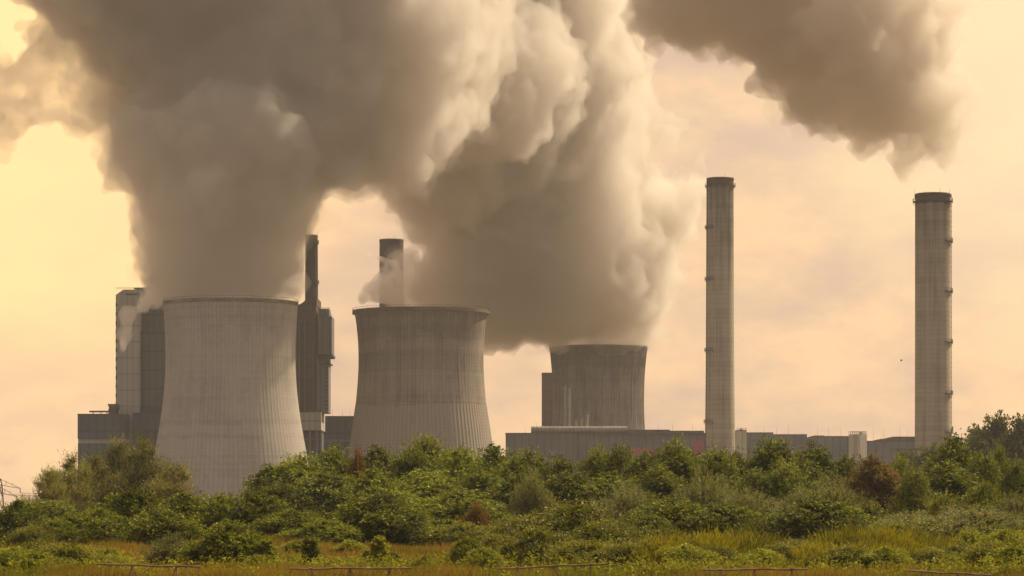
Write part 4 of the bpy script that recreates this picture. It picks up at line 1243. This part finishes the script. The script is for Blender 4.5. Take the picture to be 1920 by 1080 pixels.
M['grass_g'] = leaf_mat('green_grass', (0.09, 0.095, 0.008), (0.24, 0.215, 0.02), 0.3, 0.7, 0.1)
M['herb'] = leaf_mat('yellow_green_herbs', (0.12, 0.13, 0.008), (0.36, 0.34, 0.02), 0.3, 0.6, 0.12)
def gold_d(px, y, x):
    a = np.clip((px - 60) / 60, 0, 1) * np.clip((930 - px) / 60, 0, 1) * 0.9
    b = np.clip((px - 1180) / 60, 0, 1) * 0.52
    return np.clip((a + b + 0.06) * (0.75 + 0.5 * np.sin(x * .4 + 1) * np.sin(y * .25 + x * .1)), 0, 1)
scatter('grass', M['grass'], 260000, 21, 0.035, 0.62, dens=gold_d, label='dry golden and rusty grass of the meadow strip', cat='grass')
scatter('grass', M['grass_g'], 70000, 22, 0.035, 0.62, dens=lambda px, y, x: np.clip(1.08 - gold_d(px, y, x), 0.12, 1), label='greener grass mixed into the meadow strip', cat='grass')
def herb_d(px, y, x):
    near = np.clip((232 - y) / 30, 0, 1)
    patch = np.clip(0.35 + 0.9 * np.sin(x * .33 + 2.1) * np.sin(y * .23 + x * .08), 0.04, 1)
    left = np.where(px < 230, 1.0, np.where((px > 380) & (px < 760), .7, np.where(px > 1240, .8, .45)))
    return near * patch * left
scatter('herb_growth', M['herb'], 7000, 23, 0.22, 1.05, yr=(176, 236), dens=herb_d, kind_='herb', label='yellow-green leafy herbs growing through the meadow grass', cat='herbs')
def uh(px, y, x): return np.clip((y - 255) / 25, 0, 1)
scatter('undergrowth', LM['dense'], 7600, 24, 0.3, 1.9, yr=(250, 340), dens=uh, kind_='herb', label='dark undergrowth filling in between bushes and trees', cat='undergrowth')

# ---------------------------------------------------------------- rusty pipe trestles in the meadow
M['rust_pipe'] = plain_mat('rusty_pipe', (0.30, 0.17, 0.10), (0.15, 0.075, 0.045), 1.5, rough=0.75)
def trestle(a, b, legs, label, d=150.0):
    """a, b: pipe ends in photo pixels; legs: (column at the pipe, [columns where its feet leave the picture])"""
    p = P(a[0], a[1], d); q = P(b[0], b[1], d + 1.0)
    r = empty('pipe_trestle', (p.x, d, 0)); tag(r, label, 'pipe trestle', 'rusty pipe trestles in the meadow')
    def L(v): return Vector((v.x - p.x, v.y - d, v.z))
    m = MB(); n = 5; pr = L(p)
    for i in range(1, n + 1):
        t = i / n; c = L(p.lerp(q, t)); c.z += 0.03 * math.sin(i * 2.3 + a[0]) * (i < n); m.tube(pr, c, 0.048, 0.048, 8); pr = c
    m.build('pipe', M['rust_pipe'], r)
    for (c, feet) in legs:
        t = (c - a[0]) / (b[0] - a[0]); tp = p.lerp(q, t)
        for fx in feet:
            ft = Vector((tp.x + (fx - c) / F * d * 2.4, tp.y + (0.35 if fx < c else -0.35) * (fx != c), gz(tp.x, tp.y) - 0.15))
            MB().tube(L(ft), L(tp), 0.034, 0.028, 6).build('leg', M['rust_pipe'], r)
        MB().tube(L(tp) + Vector((-.09, 0, 0)), L(tp) + Vector((.09, 0, 0)), 0.065, 0.065, 8).build('clamp', M['rust_pipe'], r)
trestle((180, 1058), (373, 1063), [(247, [240, 248, 257]), (331, [322, 331]), (372.4, [372.4])], 'first rusty pipe trestle from the left, left of the large leafy bush')
trestle((543, 1066.5), (772, 1065.5), [(583, [585, 592]), (656, [648, 657, 665]), (731, [724, 732])], 'second rusty pipe trestle from the left, before the darkest round bush')
trestle((932, 1066.5), (1141, 1057), [(970, [970, 978]), (1037, [1037, 1048]), (1108, [1108])], 'third rusty pipe trestle, its pipe sloping up to the right')
trestle((1315, 1068.5), (1515, 1067), [(1350, [1350, 1356]), (1415, [1409, 1416]), (1485, [1481, 1487])], 'fourth rusty pipe trestle from the left, below the broom bushes')
trestle((1697, 1070), (1860, 1078.5), [(1727, [1727, 1733]), (1795, [1792, 1801])], 'fifth and rightmost rusty pipe trestle, its pipe sloping down to the right')

def grow(poly, k):
    """the same outline pushed outwards by k pixels"""
    p = np.asarray(poly, float); n = len(p); out = []
    area = 0.5 * np.sum(p[:, 0] * np.roll(p[:, 1], -1) - np.roll(p[:, 0], -1) * p[:, 1])
    for i in range(n):
        e = p[(i + 1) % n] - p[i - 1]; nrm = np.array([e[1], -e[0]]) / max(np.linalg.norm(e), 1e-6) * (1 if area > 0 else -1)
        out.append(p[i] + nrm * k)
    return out
def small_puffs(poly, gap, rlo, rhi, seed):
    """small puffs crowding the outline from inside"""
    rng = np.random.default_rng(seed); p = np.asarray(poly, float); out = []
    cen = None; area = 0.5 * np.sum(p[:, 0] * np.roll(p[:, 1], -1) - np.roll(p[:, 0], -1) * p[:, 1]); s_ = -1 if area > 0 else 1
    for i in range(len(p)):
        a, b_ = p[i], p[(i + 1) % len(p)]; L = np.linalg.norm(b_ - a); e = (b_ - a) / max(L, 1e-6); nrm = np.array([e[1], -e[0]]) * s_
        for t in np.arange(rng.uniform(0, gap), L, gap):
            q = a + e * t
            if q[1] < -60: continue
            r = rng.uniform(rlo, rhi); q = q + nrm * r * rng.uniform(0.75, 1.25)
            out.append((q[0], q[1], r, rng.uniform(-7, 7)))
    return out
def full_plume(poly, depth, label, seed, rmax, voxel=1.7, small=1.0, veil=4, disp=1.0, thick=1.15, more=(), mat=None):
    poly = [tuple(q) for q in grow(poly, 6)]
    o = plume('steam_plume', poly, depth, mat or M_STEAM, label, seed=seed, rmax=rmax, voxel=voxel, small=small, disp=disp, thick=thick, crumbs=1, extra=small_puffs(poly, 17, 9, 24, seed + 1) + list(more))
    g = grow(poly, veil)
    plume('thin_steam', g, depth, M_STEAM_THIN, None, parent=o, crumbs=1, seed=seed + 7, rmax=rmax, voxel=voxel * 1.4, small=small * 1.5, extra=small_puffs(g, 26, 10, 30, seed + 8), disp=1.3)
    return o
oA = full_plume(PA, dA, 'huge grey-brown steam plume rising from the leftmost, tallest cooling tower', 3, 150, more=[(x, 556, 20, -18 + (x % 5) * 9) for x in range(318, 552, 11)] + [(222, 335, 30, 0), (232, 300, 32, 5), (245, 275, 34, -5), (272, 470, 24, 0), (282, 505, 24, 3), (300, 540, 22, 0)])
PAL = [(215,300),(190,250),(140,262),(90,235),(40,262),(25,300),(0,300),(-60,240),(-80,60),(-30,55),(10,95),(40,80),(60,40),(35,5),(60,-30),(200,-60),(330,60),(300,200)]
plume('wispy_steam', PAL, lambda px, py: 1440, M_WISP, None, parent=oA, seed=31, rmax=90, disp=1.6, voxel=2.2, thick=.8, extra=small_puffs(PAL, 20, 8, 28, 4))
oB = full_plume(PB, dB, 'broad steam plume over the smallest cooling tower, drifting behind the middle one', 5, 140, thick=1.7, more=[(x, 640, 20, -18 + (x % 5) * 9) for x in range(1042, 1212, 10)] + [(x, 530 + (x * 7) % 50, 26, 0) for x in range(748, 800, 9)] + [(1215, 240, 34, 0), (1240, 240, 27, 0), (1262, 238, 20, 0)])
full_plume(PC, dC, 'brown steam plume blown left above the right-hand chimney', 9, 110, 1.4, 0.9, 4, 1.35, more=[(1808, 205, 20, 0), (1800, 185, 24, 0), (1690, 320, 14, 0), (1705, 305, 18, 0), (1725, 290, 22, 3)], mat=M_SMOKE)
# loose wisps
PL = [(226,700),(218,640),(225,590),(250,560),(262,535),(250,515),(300,500),(345,530),(345,562),(318,572),(296,572),(262,600),(248,650)]
o = plume('steam_wisp', PL, lambda px, py: 1475, M_WISP3, 'thin pale steam wisp curling over the boiler house left of the tallest cooling tower', seed=41, rmax=26, disp=.8, voxel=1.4, small=.8, step=13, extra=small_puffs(PL, 12, 5, 12, 6))
PM = [(668,560),(680,530),(706,500),(700,470),(722,500),(745,480),(760,520),(760,578),(700,578)]
plume('steam_wisp', PM, lambda px, py: 1870, M_WISP3, 'thin steam wisp veiling the short dark chimney behind the middle cooling tower', seed=43, thick=1.6, rmax=45, disp=.8, voxel=1.4, small=.8, step=13, extra=small_puffs(PM, 12, 5, 14, 7))
PN = [(1215,660),(1225,620),(1262,560),(1280,500),(1312,430),(1330,360),(1332,300),(1300,318),(1270,330),(1235,300),(1220,290),(1225,400),(1200,560),(1190,660)]
plume('steam_wisp', PN, dB, M_WISP2, 'thin steam fringe between the broad plume and the slim chimney mouth', seed=45, rmax=60, disp=1.3, voxel=2.0, step=20, extra=small_puffs(PN, 18, 8, 22, 8))
